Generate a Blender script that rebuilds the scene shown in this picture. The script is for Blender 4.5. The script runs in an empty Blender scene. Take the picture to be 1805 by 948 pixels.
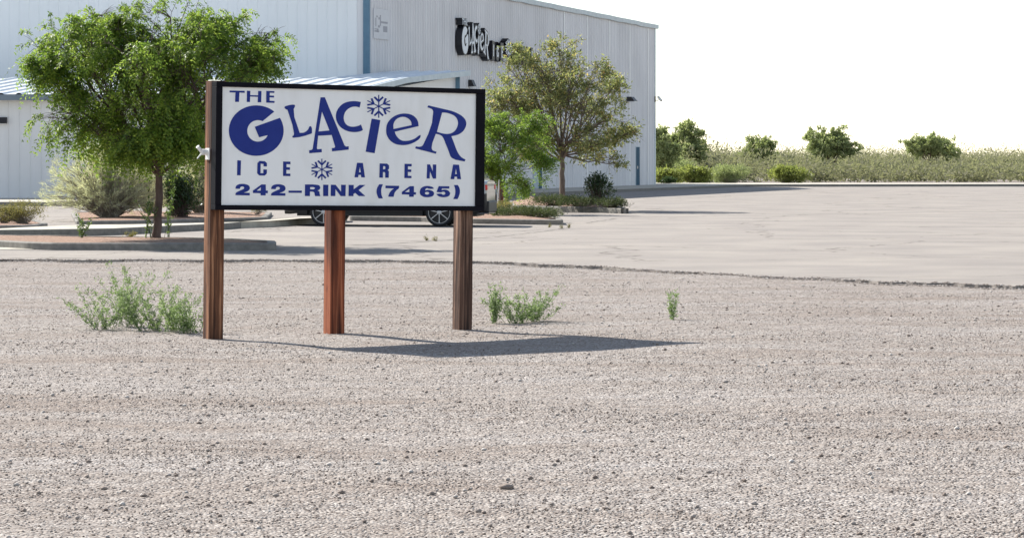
import bpy, bmesh, math, random
import numpy as np
from mathutils import Vector, Matrix
from mathutils.geometry import tessellate_polygon

random.seed(7)
RNG = np.random.default_rng(11)
R = math.radians
SC = bpy.context.scene
COL = SC.collection

# ------------------------------------------------------------------ camera
F = 4700.0                      # focal length in photo pixels
CX, CY, CH = 600.0, 280.0, 1.6  # principal point and eye height
cam = bpy.data.cameras.new('camera')
camo = bpy.data.objects.new('camera', cam)
COL.objects.link(camo)
camo.location = (0, 0, CH)
camo.rotation_euler = (R(90), 0, 0)
cam.sensor_width = 36
cam.lens = 36 * F / 1805
cam.shift_x = (902.5 - CX) / 1805
cam.shift_y = -(474 - CY) / 1805
cam.clip_start = 0.5
cam.clip_end = 8000
SC.camera = camo

# ------------------------------------------------------------------ world, sun
SUN_DIR = Vector((-0.81, 0.88, 1.0)).normalized()      # towards the sun
w = bpy.data.worlds.new('World')
SC.world = w
w.use_nodes = True
nt = w.node_tree
bg = nt.nodes['Background']
sky = nt.nodes.new('ShaderNodeTexSky')
sky.sky_type = 'NISHITA'
sky.sun_disc = False
sky.sun_elevation = math.asin(SUN_DIR.z)
sky.sun_rotation = math.atan2(SUN_DIR.x, SUN_DIR.y)
sky.air_density = 1.0
sky.dust_density = 0.1
sky.ozone_density = 1.0
hs = nt.nodes.new('ShaderNodeHueSaturation')      # sky colour desaturated: paler sky, more neutral light in the shade
hs.inputs['Saturation'].default_value = 0.7
nt.links.new(sky.outputs[0], hs.inputs['Color'])
nt.links.new(hs.outputs[0], bg.inputs[0])
bg.inputs[1].default_value = 0.092
sun = bpy.data.lights.new('sun', 'SUN')
sun.energy = 4.6
sun.angle = R(0.53)
sun.color = (1.0, 0.95, 0.87)
suno = bpy.data.objects.new('sun', sun)
COL.objects.link(suno)
suno.rotation_euler = SUN_DIR.to_track_quat('Z', 'Y').to_euler()
vs = SC.view_settings
vs.view_transform = 'Standard'
vs.look = 'None'
vs.gamma = 1
vs.exposure = 1.12
vs.use_curve_mapping = False
SC.render.engine = 'CYCLES'
SC.cycles.max_bounces = 8
SC.cycles.transparent_max_bounces = 8
SC.cycles.use_denoising = True

# ------------------------------------------------------------------ helpers
def P(px, py, d):
    """photo pixel + depth -> world point"""
    return Vector(((px - CX) * d / F, d, CH - (py - CY) * d / F))

def tag(o, label=None, cat=None, group=None, kind=None):
    if label: o['label'] = label
    if cat: o['category'] = cat
    if group: o['group'] = group
    if kind: o['kind'] = kind
    return o

def empty(name, loc=(0, 0, 0), rz=0.0, label=None, cat=None, group=None):
    o = bpy.data.objects.new(name, None)
    o.empty_display_size = 0.2
    COL.objects.link(o)
    o.location = loc
    o.rotation_euler = (0, 0, rz)
    return tag(o, label, cat, group)

class MB:
    """collects polygons, builds one mesh object"""
    def __init__(s):
        s.v = []; s.f = []; s.m = []
    def add(s, vs_, fs, m=0):
        b = len(s.v)
        s.v += [tuple(x) for x in vs_]
        s.f += [tuple(b + i for i in f) for f in fs]
        s.m += [m] * len(fs)
    def box(s, x0, x1, y0, y1, z0, z1, m=0, M=None):
        c = [Vector((x, y, z)) for z in (z0, z1) for y in (y0, y1) for x in (x0, x1)]
        if M is not None: c = [M @ p for p in c]
        s.add(c, [(0, 2, 3, 1), (4, 5, 7, 6), (0, 1, 5, 4), (2, 6, 7, 3), (0, 4, 6, 2), (1, 3, 7, 5)], m)
    def prism(s, pts, z0, z1, m=0):
        n = len(pts)
        a = [(p[0], p[1], z0) for p in pts] + [(p[0], p[1], z1) for p in pts]
        fs = [tuple(range(n))[::-1], tuple(range(n, 2 * n))]
        fs += [(i, (i + 1) % n, n + (i + 1) % n, n + i) for i in range(n)]
        s.add(a, fs, m)
    def tube(s, pts, rad, n=7, m=0, cap=True):
        pts = [Vector(p) for p in pts]
        if not hasattr(rad, '__len__'): rad = [rad] * len(pts)
        b = len(s.v); up = Vector((0.31, 0.17, 0.93))
        for i, p in enumerate(pts):
            t = (pts[min(i + 1, len(pts) - 1)] - pts[max(i - 1, 0)])
            t = t.normalized() if t.length > 1e-9 else Vector((0, 0, 1))
            a = t.cross(up)
            if a.length < 0.05: a = t.cross(Vector((1, 0, 0)))
            a.normalize(); c = t.cross(a)
            for k in range(n):
                an = 2 * math.pi * k / n
                s.v.append(tuple(p + (a * math.cos(an) + c * math.sin(an)) * rad[i]))
        for i in range(len(pts) - 1):
            for k in range(n):
                s.f.append((b + i * n + k, b + i * n + (k + 1) % n, b + (i + 1) * n + (k + 1) % n, b + (i + 1) * n + k)); s.m.append(m)
        if cap:
            s.f.append(tuple(b + k for k in range(n))[::-1]); s.m.append(m)
            e = b + (len(pts) - 1) * n
            s.f.append(tuple(e + k for k in range(n))); s.m.append(m)
    def build(s, name, mats, parent=None, smooth=False, bevel=0):
        me = bpy.data.meshes.new(name)
        me.from_pydata(s.v, [], s.f)
        if not isinstance(mats, (list, tuple)): mats = [mats]
        for m in mats: me.materials.append(m)
        if len(mats) > 1: me.polygons.foreach_set('material_index', s.m)
        if smooth: me.polygons.foreach_set('use_smooth', [True] * len(me.polygons))
        me.update()
        o = bpy.data.objects.new(name, me)
        COL.objects.link(o)
        if parent: o.parent = parent
        if bevel:
            bm = bmesh.new(); bm.from_mesh(me)
            bmesh.ops.remove_doubles(bm, verts=bm.verts, dist=1e-5)
            bmesh.ops.recalc_face_normals(bm, faces=bm.faces)
            bm.to_mesh(me); bm.free()
            md = o.modifiers.new('bevel', 'BEVEL'); md.width = bevel; md.segments = 2; md.limit_method = 'ANGLE'
        return o

def np_mesh(name, V, Fq, mats, parent=None, mi=None, smooth=False):
    """fast quad/tri mesh from arrays"""
    me = bpy.data.meshes.new(name)
    n, k = Fq.shape
    me.vertices.add(len(V)); me.vertices.foreach_set('co', np.ascontiguousarray(V, dtype=np.float32).ravel())
    me.loops.add(n * k); me.loops.foreach_set('vertex_index', np.ascontiguousarray(Fq, dtype=np.int32).ravel())
    me.polygons.add(n); me.polygons.foreach_set('loop_start', np.arange(0, n * k, k, dtype=np.int32))
    if not isinstance(mats, (list, tuple)): mats = [mats]
    for m in mats: me.materials.append(m)
    if mi is not None: me.polygons.foreach_set('material_index', mi.astype(np.int32))
    if smooth: me.polygons.foreach_set('use_smooth', np.ones(n, dtype=bool))
    me.update(calc_edges=True); me.validate()
    o = bpy.data.objects.new(name, me); COL.objects.link(o)
    if parent: o.parent = parent
    return o

# ------------------------------------------------------------------ materials
def mat(name, col, rough=0.6, metal=0.0, spec=0.5):
    m = bpy.data.materials.new(name); m.use_nodes = True
    b = m.node_tree.nodes['Principled BSDF']
    b.inputs['Base Color'].default_value = (*col, 1)
    b.inputs['Roughness'].default_value = rough
    b.inputs['Metallic'].default_value = metal
    b.inputs['Specular IOR Level'].default_value = spec
    return m

def N(m, t, **kw):
    n = m.node_tree.nodes.new(t)
    for k, v in kw.items():
        if k in n.inputs: n.inputs[k].default_value = v
        else: setattr(n, k, v)
    return n

def L(m, a, b): m.node_tree.links.new(a, b)

def ramp(m, fac, stops):
    r = N(m, 'ShaderNodeValToRGB')
    e = r.color_ramp.elements
    while len(e) < len(stops): e.new(0.5)
    for q, (p, c) in zip(e, stops):
        q.position = p; q.color = (*c, 1)
    L(m, fac, r.inputs[0]); return r

def noisy(name, stops, scale=5.0, rough=0.7, bump=0.0, bscale=None, stretch=(1, 1, 1), detail=6, metal=0, spec=0.5, second=None, bdist=0.02):
    m = mat(name, (0.5, 0.5, 0.5), rough, metal, spec)
    b = m.node_tree.nodes['Principled BSDF']
    tc = N(m, 'ShaderNodeTexCoord'); mp = N(m, 'ShaderNodeMapping'); mp.inputs['Scale'].default_value = stretch
    L(m, tc.outputs['Object'], mp.inputs[0])
    no = N(m, 'ShaderNodeTexNoise', Scale=scale, Detail=detail, Roughness=0.6); L(m, mp.outputs[0], no.inputs['Vector'])
    r = ramp(m, no.outputs['Fac'], stops); out = r.outputs[0]
    if second:
        sc2, c0, c1, lo, hi = second
        n2 = N(m, 'ShaderNodeTexNoise', Scale=sc2, Detail=4); L(m, mp.outputs[0], n2.inputs['Vector'])
        r2 = ramp(m, n2.outputs['Fac'], [(lo, c0), (hi, c1)])
        mx = N(m, 'ShaderNodeMix', data_type='RGBA', blend_type='MULTIPLY'); mx.inputs[0].default_value = 1
        L(m, out, mx.inputs[6]); L(m, r2.outputs[0], mx.inputs[7]); out = mx.outputs[2]
    L(m, out, b.inputs['Base Color'])
    if bump:
        nb = N(m, 'ShaderNodeTexNoise', Scale=bscale or scale * 3, Detail=5); L(m, mp.outputs[0], nb.inputs['Vector'])
        bp = N(m, 'ShaderNodeBump', Strength=bump, Distance=bdist); L(m, nb.outputs['Fac'], bp.inputs['Height']); L(m, bp.outputs[0], b.inputs['Normal'])
    return m

def leafmat(name, stops, trans=0.45, rough=0.5):
    m = bpy.data.materials.new(name); m.use_nodes = True
    t = m.node_tree; t.nodes.remove(t.nodes['Principled BSDF'])
    g = N(m, 'ShaderNodeNewGeometry')
    tc = N(m, 'ShaderNodeTexCoord'); no = N(m, 'ShaderNodeTexNoise', Scale=1.6, Detail=2)
    L(m, tc.outputs['Object'], no.inputs['Vector'])
    ad = N(m, 'ShaderNodeMath', operation='MULTIPLY_ADD'); ad.inputs[1].default_value = 0.62
    L(m, g.outputs['Random Per Island'], ad.inputs[0])
    sb = N(m, 'ShaderNodeMath', operation='MULTIPLY'); sb.inputs[1].default_value = 0.42
    L(m, no.outputs['Fac'], sb.inputs[0]); L(m, sb.outputs[0], ad.inputs[2])
    r = ramp(m, ad.outputs[0], stops)
    p = N(m, 'ShaderNodeBsdfPrincipled'); p.inputs['Roughness'].default_value = rough
    p.inputs['Specular IOR Level'].default_value = 0.35
    L(m, r.outputs[0], p.inputs['Base Color'])
    tr = N(m, 'ShaderNodeBsdfTranslucent')
    br = N(m, 'ShaderNodeMix', data_type='RGBA', blend_type='MULTIPLY'); br.inputs[0].default_value = 1
    L(m, r.outputs[0], br.inputs[6]); br.inputs[7].default_value = (1.0, 1.12, 0.55, 1)
    gm = N(m, 'ShaderNodeGamma', Gamma=0.7); L(m, br.outputs[2], gm.inputs[0]); L(m, gm.outputs[0], tr.inputs[0])
    mx = N(m, 'ShaderNodeMixShader'); mx.inputs[0].default_value = trans
    L(m, p.outputs[0], mx.inputs[1]); L(m, tr.outputs[0], mx.inputs[2])
    L(m, mx.outputs[0], t.nodes['Material Output'].inputs[0])
    return m

M = {}
# asphalt: old, bleached
def asphalt():
    m = noisy('bleached asphalt', [(0.3, (0.235, 0.215, 0.195)), (0.7, (0.31, 0.285, 0.26))], scale=55, rough=0.9, bump=0.6, bscale=160, spec=0.25, bdist=0.01,
              second=(0.55, (0.86, 0.85, 0.86), (1.06, 1.05, 1.03), 0.35, 0.65))
    b = m.node_tree.nodes['Principled BSDF']; src = b.inputs['Base Color'].links[0].from_socket
    tc = N(m, 'ShaderNodeTexCoord'); mp = N(m, 'ShaderNodeMapping'); mp.inputs['Scale'].default_value = (0.3, 0.5, 1); mp.inputs['Rotation'].default_value = (0, 0, 0.25)
    L(m, tc.outputs['Object'], mp.inputs[0])
    n3 = N(m, 'ShaderNodeTexNoise', Scale=1.0, Detail=8, Roughness=0.7); L(m, mp.outputs[0], n3.inputs['Vector'])
    r3 = ramp(m, n3.outputs['Fac'], [(0.38, (0.92, 0.915, 0.92)), (0.55, (1.02, 1.01, 1.0))])
    vo = N(m, 'ShaderNodeTexVoronoi', Scale=0.16, feature='DISTANCE_TO_EDGE')
    nw = N(m, 'ShaderNodeTexNoise', Scale=0.8, Detail=6); L(m, tc.outputs['Object'], nw.inputs['Vector'])
    av = N(m, 'ShaderNodeMixRGB' if False else 'ShaderNodeVectorMath', operation='MULTIPLY_ADD'); L(m, nw.outputs['Color'], av.inputs[0]); av.inputs[1].default_value = (2.2, 2.2, 0); L(m, tc.outputs['Object'], av.inputs[2])
    L(m, av.outputs[0], vo.inputs['Vector'])
    r4 = ramp(m, vo.outputs['Distance'], [(0.0, (0.5, 0.48, 0.46)), (0.009, (1, 1, 1))])
    x1 = N(m, 'ShaderNodeMix', data_type='RGBA', blend_type='MULTIPLY'); x1.inputs[0].default_value = 1; L(m, src, x1.inputs[6]); L(m, r3.outputs[0], x1.inputs[7])
    x2 = N(m, 'ShaderNodeMix', data_type='RGBA', blend_type='MULTIPLY'); x2.inputs[0].default_value = 1; L(m, x1.outputs[2], x2.inputs[6]); L(m, r4.outputs[0], x2.inputs[7])
    L(m, x2.outputs[2], b.inputs['Base Color'])
    return m
M['asphalt'] = asphalt()
def gravelmat():
    m = mat('gravel', (0.3, 0.27, 0.25), 0.95, 0, 0.2)
    b = m.node_tree.nodes['Principled BSDF']
    tc = N(m, 'ShaderNodeTexCoord')
    vo = N(m, 'ShaderNodeTexVoronoi', Scale=60.0); L(m, tc.outputs['Object'], vo.inputs['Vector'])
    sp = N(m, 'ShaderNodeSeparateColor'); L(m, vo.outputs['Color'], sp.inputs[0])
    r = ramp(m, sp.outputs[0], [(0.0, (0.16, 0.135, 0.12)), (0.3, (0.25, 0.22, 0.20)), (0.65, (0.32, 0.29, 0.265)), (1.0, (0.43, 0.405, 0.38))])
    mpg = N(m, 'ShaderNodeMapping'); mpg.inputs['Scale'].default_value = (0.22, 1, 1); L(m, tc.outputs['Object'], mpg.inputs[0])
    n2 = N(m, 'ShaderNodeTexNoise', Scale=1.1, Detail=9, Roughness=0.72); L(m, mpg.outputs[0], n2.inputs['Vector'])
    r2 = ramp(m, n2.outputs['Fac'], [(0.36, (0.82, 0.75, 0.70)), (0.50, (0.98, 0.955, 0.935)), (0.64, (1.08, 1.08, 1.09))])
    mx = N(m, 'ShaderNodeMix', data_type='RGBA', blend_type='MULTIPLY'); mx.inputs[0].default_value = 1
    L(m, r.outputs[0], mx.inputs[6]); L(m, r2.outputs[0], mx.inputs[7]); L(m, mx.outputs[2], b.inputs['Base Color'])
    bp = N(m, 'ShaderNodeBump', Strength=0.9, Distance=0.02); bp.invert = True
    L(m, vo.outputs['Distance'], bp.inputs['Height'])
    n3 = N(m, 'ShaderNodeTexNoise', Scale=5.0, Detail=6); L(m, tc.outputs['Object'], n3.inputs['Vector'])
    bp2 = N(m, 'ShaderNodeBump', Strength=0.7, Distance=0.08); L(m, n3.outputs['Fac'], bp2.inputs['Height'])
    L(m, bp.outputs[0], bp2.inputs['Normal']); L(m, bp2.outputs[0], b.inputs['Normal'])
    return m
M['gravel'] = gravelmat()
def pebmat():
    m = mat('pebble', (0.3, 0.27, 0.25), 0.9, 0, 0.2)
    g = N(m, 'ShaderNodeNewGeometry')
    r = ramp(m, g.outputs['Random Per Island'], [(0.0, (0.15, 0.12, 0.105)), (0.3, (0.25, 0.205, 0.175)), (0.7, (0.34, 0.30, 0.27)), (1.0, (0.5, 0.47, 0.44))])
    L(m, r.outputs[0], m.node_tree.nodes['Principled BSDF'].inputs['Base Color']); return m
M['pebble'] = pebmat()
M['concrete'] = noisy('concrete', [(0.3, (0.42, 0.395, 0.34)), (0.7, (0.52, 0.49, 0.43))], scale=6, rough=0.9, bump=0.3, bscale=60, spec=0.25,
                      second=(1.3, (0.8, 0.78, 0.75), (1.02, 1.02, 1.0), 0.35, 0.6))
M['kerbcon_shade'] = noisy('kerb concrete', [(0.3, (0.17, 0.16, 0.145)), (0.7, (0.27, 0.255, 0.23))], scale=9, rough=0.9, bump=0.4, bscale=70, spec=0.25)  # concrete darkened: shade of the kerb faces is put into its colour
M['redbed'] = noisy('red bed gravel', [(0.3, (0.24, 0.145, 0.105)), (0.55, (0.36, 0.24, 0.18)), (0.75, (0.50, 0.38, 0.31))], scale=22, rough=0.95, bump=1.0, bscale=60, spec=0.2, bdist=0.04)
M['soil'] = noisy('dry soil', [(0.3, (0.13, 0.10, 0.075)), (0.7, (0.25, 0.20, 0.15))], scale=8, rough=0.95, bump=0.8, bscale=30, spec=0.2, bdist=0.05)
M['crack'] = noisy('crack fill', [(0.3, (0.10, 0.09, 0.08)), (0.7, (0.2, 0.18, 0.15))], scale=20, rough=0.95)

def panelmat(name, a, b_, rough=0.38, streak=0.12):
    m = mat(name, a, rough, 0, 0.5)
    b = m.node_tree.nodes['Principled BSDF']
    tc = N(m, 'ShaderNodeTexCoord'); mp = N(m, 'ShaderNodeMapping'); mp.inputs['Scale'].default_value = (1.6, 1.6, 0.12)
    L(m, tc.outputs['Object'], mp.inputs[0])
    no = N(m, 'ShaderNodeTexNoise', Scale=1.5, Detail=7, Roughness=0.65); L(m, mp.outputs[0], no.inputs['Vector'])
    r = ramp(m, no.outputs['Fac'], [(0.3, b_), (0.65, a)])
    n2 = N(m, 'ShaderNodeTexNoise', Scale=0.35, Detail=5); L(m, tc.outputs['Object'], n2.inputs['Vector'])
    r2 = ramp(m, n2.outputs['Fac'], [(0.35, (1 - streak,) * 3), (0.6, (1, 1, 1))])
    mx = N(m, 'ShaderNodeMix', data_type='RGBA', blend_type='MULTIPLY'); mx.inputs[0].default_value = 1
    L(m, r.outputs[0], mx.inputs[6]); L(m, r2.outputs[0], mx.inputs[7]); L(m, mx.outputs[2], b.inputs['Base Color'])
    bp = N(m, 'ShaderNodeBump', Strength=0.15, Distance=0.01); L(m, n2.outputs['Fac'], bp.inputs['Height']); L(m, bp.outputs[0], b.inputs['Normal'])
    return m
M['wallA'] = panelmat('pale smooth metal siding', (0.86, 0.88, 0.88), (0.82, 0.84, 0.85), 0.3, 0.04)
M['wallB'] = panelmat('weathered ribbed siding', (0.72, 0.71, 0.72), (0.62, 0.61, 0.62), 0.5, 0.09)
M['wallC'] = panelmat('annex siding', (0.78, 0.775, 0.78), (0.72, 0.715, 0.72), 0.4, 0.05)
M['roof'] = panelmat('pale metal roofing', (0.66, 0.70, 0.73), (0.56, 0.61, 0.65), 0.35, 0.08)
M['blue'] = noisy('blue grey trim', [(0.3, (0.11, 0.20, 0.28)), (0.7, (0.14, 0.25, 0.34))], scale=2, rough=0.6, spec=0.25)
M['fascia'] = noisy('pale blue fascia', [(0.3, (0.42, 0.50, 0.54)), (0.7, (0.56, 0.62, 0.65))], scale=3, rough=0.45)
M['eave'] = noisy('slate eave trim', [(0.3, (0.13, 0.17, 0.21)), (0.7, (0.17, 0.21, 0.26))], scale=2, rough=0.5)
M['door'] = noisy('blue door', [(0.3, (0.035, 0.085, 0.13)), (0.7, (0.045, 0.105, 0.155))], scale=2, rough=0.7, spec=0.15)
M['doorpale'] = noisy('pale blue door', [(0.3, (0.25, 0.34, 0.40)), (0.7, (0.30, 0.39, 0.45))], scale=2, rough=0.4)
M['dark'] = noisy('dark bronze metal', [(0.3, (0.018, 0.016, 0.016)), (0.7, (0.03, 0.026, 0.026))], scale=6, rough=0.45)
M['black'] = noisy('black painted frame', [(0.3, (0.003, 0.003, 0.006)), (0.7, (0.006, 0.005, 0.010))], scale=14, rough=0.5, spec=0.08)
M['panel'] = noisy('white sign face', [(0.3, (0.84, 0.835, 0.83)), (0.7, (0.87, 0.865, 0.86))], scale=2.2, rough=0.35,
                   stretch=(1, 1, 0.35), second=(5.0, (0.93, 0.925, 0.915), (1.0, 1.0, 1.0), 0.36, 0.55))
M['vinyl'] = noisy('blue vinyl', [(0.3, (0.011, 0.026, 0.20)), (0.7, (0.015, 0.034, 0.235))], scale=5, rough=0.5, spec=0.2)
M['ghost'] = mat('faded outline', (0.56, 0.56, 0.59), 0.4)
M['white'] = noisy('white plastic', [(0.3, (0.72, 0.72, 0.70)), (0.7, (0.82, 0.82, 0.80))], scale=6, rough=0.4)
M['letter'] = mat('pale channel letter face', (0.62, 0.66, 0.72), 0.35)
M['letterside'] = mat('dark channel letter side', (0.010, 0.010, 0.016), 0.45)
M['plaque'] = noisy('faded plaque', [(0.3, (0.56, 0.56, 0.58)), (0.7, (0.62, 0.62, 0.64))], scale=3, rough=0.5)
M['plaqueink'] = mat('faded grey ink', (0.33, 0.33, 0.36), 0.6)
def wood(name, dark, mid, light, grey=0.25):
    m = mat(name, mid, 0.75, 0, 0.3)
    b = m.node_tree.nodes['Principled BSDF']
    tc = N(m, 'ShaderNodeTexCoord'); mp = N(m, 'ShaderNodeMapping'); mp.inputs['Scale'].default_value = (30, 30, 0.8)
    L(m, tc.outputs['Object'], mp.inputs[0])
    no = N(m, 'ShaderNodeTexNoise', Scale=1.0, Detail=8, Roughness=0.7, Distortion=0.6); L(m, mp.outputs[0], no.inputs['Vector'])
    r = ramp(m, no.outputs['Fac'], [(0.36, dark), (0.5, mid), (0.64, light)])
    mp2 = N(m, 'ShaderNodeMapping'); mp2.inputs['Scale'].default_value = (9, 9, 0.7); L(m, tc.outputs['Object'], mp2.inputs[0])
    n2 = N(m, 'ShaderNodeTexNoise', Scale=1.0, Detail=5); L(m, mp2.outputs[0], n2.inputs['Vector'])
    r2 = ramp(m, n2.outputs['Fac'], [(0.42, (0.38, 0.32, 0.30)), (0.56, (1.2, 1.12, 1.05))])
    mx = N(m, 'ShaderNodeMix', data_type='RGBA', blend_type='MULTIPLY'); mx.inputs[0].default_value = 1
    L(m, r.outputs[0], mx.inputs[6]); L(m, r2.outputs[0], mx.inputs[7])
    vo = N(m, 'ShaderNodeTexVoronoi', Scale=2.6); mp3 = N(m, 'ShaderNodeMapping'); mp3.inputs['Scale'].default_value = (2.6, 2.6, 1.0)
    L(m, tc.outputs['Object'], mp3.inputs[0]); L(m, mp3.outputs[0], vo.inputs['Vector'])
    r3 = ramp(m, vo.outputs['Distance'], [(0.05, (0.25, 0.2, 0.18)), (0.14, (1, 1, 1))])
    m3 = N(m, 'ShaderNodeMix', data_type='RGBA', blend_type='MULTIPLY'); m3.inputs[0].default_value = 1
    L(m, mx.outputs[2], m3.inputs[6]); L(m, r3.outputs[0], m3.inputs[7]); L(m, m3.outputs[2], b.inputs['Base Color'])
    bp = N(m, 'ShaderNodeBump', Strength=0.6, Distance=0.006); L(m, no.outputs['Fac'], bp.inputs['Height']); L(m, bp.outputs[0], b.inputs['Normal'])
    return m
M['woodL'] = wood('weathered brown timber', (0.022, 0.009, 0.005), (0.13, 0.055, 0.028), (0.38, 0.20, 0.11))
M['woodM'] = wood('reddish timber', (0.08, 0.02, 0.009), (0.24, 0.068, 0.03), (0.36, 0.14, 0.07))
M['woodR'] = wood('dark grey brown timber', (0.024, 0.013, 0.010), (0.11, 0.062, 0.044), (0.32, 0.21, 0.155))
M['bark'] = noisy('bark', [(0.3, (0.065, 0.045, 0.04)), (0.7, (0.15, 0.11, 0.095))], scale=12, rough=0.95, bump=0.9, bscale=30, stretch=(1, 1, 0.25), spec=0.2)
M['barkpale'] = noisy('pale bark', [(0.3, (0.11, 0.085, 0.07)), (0.7, (0.22, 0.18, 0.15))], scale=12, rough=0.95, bump=0.8, bscale=30, stretch=(1, 1, 0.3), spec=0.2)
M['leafgreen'] = leafmat('green leaflets', [(0.1, (0.035, 0.075, 0.013)), (0.4, (0.085, 0.15, 0.02)), (0.7, (0.16, 0.235, 0.03)), (0.95, (0.31, 0.36, 0.06))], 0.52)
M['leafmid'] = leafmat('mid green leaves', [(0.1, (0.025, 0.045, 0.012)), (0.5, (0.05, 0.085, 0.02)), (0.95, (0.10, 0.14, 0.03))], 0.4)
M['leafolive'] = leafmat('olive and rust leaves', [(0.1, (0.07, 0.085, 0.035)), (0.5, (0.18, 0.205, 0.085)), (0.72, (0.31, 0.30, 0.13)), (0.83, (0.46, 0.33, 0.13)), (0.92, (0.55, 0.24, 0.09))], 0.45)
M['leafbright'] = leafmat('bright green leaves', [(0.1, (0.045, 0.09, 0.015)), (0.5, (0.11, 0.19, 0.025)), (0.9, (0.24, 0.32, 0.04))], 0.5)
M['leafdark'] = leafmat('dark glossy leaves', [(0.1, (0.012, 0.025, 0.01)), (0.6, (0.025, 0.05, 0.016)), (0.95, (0.05, 0.085, 0.03))], 0.3, 0.3)
M['leafsage'] = leafmat('sage grey green twigs', [(0.1, (0.36, 0.32, 0.24)), (0.5, (0.52, 0.50, 0.38)), (0.95, (0.66, 0.64, 0.50))], 0.5, 0.8)
M['twiggrey'] = noisy('dry grey twig', [(0.3, (0.18, 0.15, 0.12)), (0.7, (0.36, 0.32, 0.27))], scale=8, rough=0.9)
M['leafyellow'] = leafmat('yellow green shrub leaves', [(0.1, (0.10, 0.12, 0.03)), (0.5, (0.19, 0.22, 0.05)), (0.95, (0.30, 0.31, 0.09))], 0.4)
M['leafdry'] = leafmat('dry tan and olive leaves', [(0.1, (0.07, 0.07, 0.025)), (0.5, (0.16, 0.14, 0.05)), (0.95, (0.32, 0.24, 0.10))], 0.35, 0.8)
M['leafweed'] = leafmat('weed leaves', [(0.1, (0.07, 0.11, 0.045)), (0.5, (0.13, 0.19, 0.08)), (0.95, (0.22, 0.29, 0.14))], 0.45)
M['juniper'] = leafmat('juniper needles', [(0.1, (0.02, 0.032, 0.014)), (0.5, (0.055, 0.075, 0.028)), (0.95, (0.12, 0.13, 0.05))], 0.2, 0.8)
M['rubber'] = noisy('tyre rubber', [(0.3, (0.008, 0.008, 0.01)), (0.7, (0.014, 0.014, 0.017))], scale=20, rough=0.7)
M['alloy'] = mat('alloy', (0.5, 0.51, 0.54), 0.35, 0.6)
M['wheelblack'] = mat('wheel black', (0.01, 0.01, 0.012), 0.5)
M['carpaint'] = mat('silver grey car paint', (0.20, 0.205, 0.22), 0.3, 0.55)
M['carpaint'].node_tree.nodes['Principled BSDF'].inputs['Coat Weight'].default_value = 0.7
M['cladding'] = noisy('black car cladding', [(0.3, (0.008, 0.008, 0.01)), (0.7, (0.014, 0.014, 0.016))], scale=20, rough=0.55)
M['glass'] = mat('dark car glass', (0.012, 0.015, 0.018), 0.06, 0, 0.8)
M['redlens'] = mat('red lens', (0.55, 0.01, 0.015), 0.15)
M['clearlens'] = mat('clear lens', (0.7, 0.72, 0.75), 0.1)
M['chrome'] = mat('chrome', (0.75, 0.75, 0.77), 0.15, 1)
M['blind'] = mat('pale blind', (0.55, 0.57, 0.60), 0.6)
M['rustpost'] = noisy('red brown painted post', [(0.3, (0.09, 0.025, 0.018)), (0.7, (0.14, 0.04, 0.028))], scale=9, rough=0.7)

# ================================================================== SETTING
AZ = 0.0
# ---- ground sheet (gravel / dirt to the horizon)
def ground_sheet():
    nearx = np.linspace(-14, 22, 121); neary = np.linspace(4, 46, 141)
    xs = np.unique(np.concatenate([[-4000, -1500, -600, -250, -120, -60, -30], nearx, [30, 60, 120, 250, 600, 1500, 4000]]))
    ys = np.unique(np.concatenate([[-400, -100, -30, -5], neary, [60, 100, 180, 300, 600, 1200, 2500, 5000]]))
    X, Y = np.meshgrid(xs, ys)
    Z = -0.03 + 0.012 * np.sin(X * 1.3 + 0.7 * Y) * np.sin(Y * 0.9) + 0.01 * np.sin(X * 3.1 + 1) * np.sin(Y * 2.3 + 2)
    far = (Y > 46) | (Y < 4) | (X < -14) | (X > 22)
    Z[far] = -0.03
    V = np.stack([X, Y, Z], -1).reshape(-1, 3)
    ny, nx = X.shape
    i = np.arange(ny - 1)[:, None] * nx + np.arange(nx - 1)[None, :]
    Fq = np.stack([i, i + 1, i + nx + 1, i + nx], -1).reshape(-1, 4)
    o = np_mesh('ground', V, Fq, M['gravel'], smooth=True)
    tag(o, kind='structure')
ground_sheet()

def gd(py, z=0.0):      # depth of a point of height z seen at pixel row py
    return (CH - z) * F / (py - CY)

def gx(px, d): return (px - CX) * d / F

# ---- parking lot: asphalt with a broken front lip
front_px = [(-900, 456), (-300, 457), (0, 458), (300, 458.3), (600, 458.6), (750, 460), (900, 463), (1050, 470), (1200, 479), (1350, 487), (1500, 494), (1700, 501), (1900, 506), (2300, 510)]
def asphalt_front():
    pts = []
    for (a, b) in zip(front_px[:-1], front_px[1:]):
        n = max(2, int((b[0] - a[0]) / 6))
        for k in range(n):
            t = k / n
            px = a[0] + (b[0] - a[0]) * t; py = a[1] + (b[1] - a[1]) * t
            d = gd(py) ; d += random.uniform(-0.02, 0.02) + 0.12 * math.sin(px * 0.031) + 0.05 * math.sin(px * 0.083 + 1) + .03 * math.sin(px * .21)
            pts.append((gx(px, d), d))
    return pts
af = asphalt_front()
mb = MB()
n = len(af)
backY = 172.0
vs_ = [(x, y, 0.0) for x, y in af] + [(x, y + 0.01, -0.10) for x, y in af]
fs = [(n + i, n + i + 1, i + 1, i) for i in range(n - 1)]
mb.add(vs_, fs)
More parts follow.
